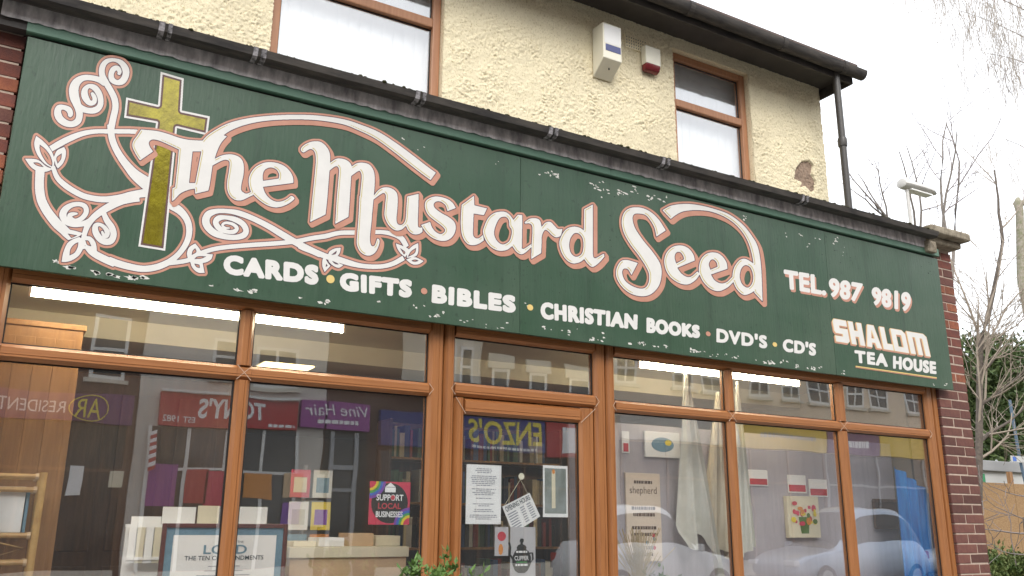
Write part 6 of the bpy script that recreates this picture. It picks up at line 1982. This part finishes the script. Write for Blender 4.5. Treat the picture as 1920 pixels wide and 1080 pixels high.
evergreen('dark rounded evergreen behind the bare branches, beside the brick pier', [(1850, 735, 62, 62), (1830, 690, 35, 40), (1880, 700, 38, 40), (1895, 800, 60, 70), (1830, 810, 40, 70)], 16, 31)
evergreen('lower evergreen at the right edge above the hoarding', [(1935, 790, 50, 75), (1950, 700, 40, 40), (1880, 840, 60, 40)], 18.5, 33)

# street lamp
lp = at(1700, 352, 14.5)
lx, lz = lp[0], lp[2]
lm = thing('street_lamp', 'grey street lamp with a flat hooded head above the coping', 'street lamp', (lx, 14.5, -.13))
MB().tube([(lx, 14.5, -.13), (lx, 14.5, 2.2), (lx, 14.5, lz)], [.09, .07, .05], n=12).build('post', 'lamp_grey', lm, smooth=True)
e = at(1750, 348, 14.5)
L_ = e[0] - lx
hd_ = MB()
secs = [(-.24, .10, .12), (-.22, .16, .18), (-.05, .19, .2), (L_ * .45, .2, .17), (L_ * .85, .17, .12), (L_ * 1.03, .06, .04)]
v_, n_ = [], 10
for (dx, w, h_) in secs:
    for k in range(n_):
        a_ = 2 * math.pi * k / n_
        zz = math.sin(a_)
        v_.append((lx + dx, 14.5 + w * math.cos(a_), lz + .06 + h_ * (zz if zz > 0 else zz * .55)))
f_ = [(i * n_ + k, i * n_ + (k + 1) % n_, (i + 1) * n_ + (k + 1) % n_, (i + 1) * n_ + k) for i in range(len(secs) - 1) for k in range(n_)]
f_ += [tuple(range(n_)), tuple(range((len(secs) - 1) * n_, len(secs) * n_))]
hd_.add(v_, f_).build('lamp_head', 'lamp_grey', lm, smooth=True)
MB().box(lx + .05, 14.38, lz - .075, lx + L_ * .8, 14.62, lz - .03).build('lens', 'plastic_white', lm, bevel=.01)
MB().lathe((lx + .05, 14.5, lz + .25), [(.045, 0), (.045, .06), (.02, .08)], n=10).build('photocell', 'lamp_grey', lm)

# hoarding of chipboard sheets with panels above
hz = at(1880, 906, 11.0)
hb_ = thing('hoarding', 'tan chipboard hoarding fence beyond the brick pier', 'fence', (18.5, 11.0, -.13))
for i in range(5):
    x = 16.2 + i * 1.25
    MB().box(x, 11.0, -.12, x + 1.24, 11.02, hz[2]).build('board', 'chipboard', hb_, bevel=.002, seg=1)
for i in range(4):
    MB().box(17.4 + i * 1.25, 11.021, -.12, 17.5 + i * 1.25, 11.1, hz[2] + .25).build('post', 'pine', hb_)
sh = at(1880, 866, 13.0)
shd = thing('site_cabin', 'low grey and white site cabin showing above the hoarding', 'cabin', (21.5, 14.2, -.13))
MB().box(18.6, 13.0, -.12, 27, 15.5, sh[2] - .25).build('wall', 'panel_white', shd)
MB().box(18.5, 12.9, sh[2] - .249, 27.1, 15.6, sh[2]).build('roof_edge', 'panel_grey', shd, bevel=.02)
ga, gb_ = at(1838, 888, 12.98), at(1847, 905, 12.98)
MB().box(ga[0] - .5, 12.96, gb_[2] - .4, gb_[0], 12.998, ga[2]).build('door', 'panel_green', shd)
pa, pb = at(1893, 750, 12.2), at(1912, 860, 12.2)
pl_ = thing('sign_pole', 'slim blue-grey leaning pole with a small sign at the right edge', 'pole', (pb[0] + .25, 12.2, -.13))
MB().tube([(pb[0] + .5, 12.2, -.13), tuple(pb), tuple(pa)], .035, n=8).build('post', 'pole_blue', pl_, smooth=True)
sg0, sg1 = at(1897, 854, 12.1), at(1930, 868, 12.1)
sgn = MB().box(sg0[0], 12.12, sg1[2], sg1[0], 12.14, sg0[2]).build('plate', 'panel_white', pl_)
MB().box(sg0[0] + .06, 12.115, sg1[2] + .02, sg0[0] + .2, 12.119, sg0[2] - .02).build('blue_mark', 'print_blue', pl_)
# ivy and shrubs under the hoarding
hg = thing('hedge', 'low leafy green hedge at the foot of the hoarding', 'hedge', (17.2, 10.3, -.13))
b_ = MB()
for (px, py) in ((1850, 1060), (1870, 1062), (1890, 1058), (1910, 1062), (1930, 1060), (1860, 1085), (1885, 1088), (1910, 1088), (1940, 1090), (1840, 1090)):
    c = at(px, py, 10.3)
    leafy(b_, c, (.16, .15, .12), 420, .11, .5)
b_.build('leaves', 'hedge_green', hg, fix=False)['kind'] = 'stuff'

# bay shrub in a pot in front of the door post
bs = at(808, 1075, 3.75)
sb = thing('potted_shrub', 'green leafy shrub tip in front of the door post', 'plant', (bs[0], 3.75, 0))
b_ = MB()
for k in range(16):
    c = (bs[0] + random.gauss(0, .055), 3.75 + random.gauss(0, .05), bs[2] - .02 + random.gauss(0, .035))
    leafy(b_, c, (.014, .014, .02), 16, .048, .55)
for k in range(40):
    leafy(b_, (bs[0] + random.gauss(0, .1), 3.75 + random.gauss(0, .08), bs[2] - .22 + random.gauss(0, .07)), (.02, .02, .03), 14, .05, .4)
b_.build('leaves', 'leaf_green', sb, fix=False)['kind'] = 'stuff'
st_ = MB()
for k in range(14):
    st_.tube([(bs[0], 3.75, .45), (bs[0] + random.gauss(0, .05), 3.75 + random.gauss(0, .05), bs[2] - .25), (bs[0] + random.gauss(0, .07), 3.75 + random.gauss(0, .05), bs[2] - .02)], [.006, .004, .002], n=5)
st_.build('stems', 'bark', sb)
MB().lathe((bs[0], 3.75, 0.0), [(.14, 0), (.19, .4), (.2, .42), (.2, .46), (.17, .46), (.16, .42)], n=20).build('pot', 'brick_orange', sb, smooth=True)
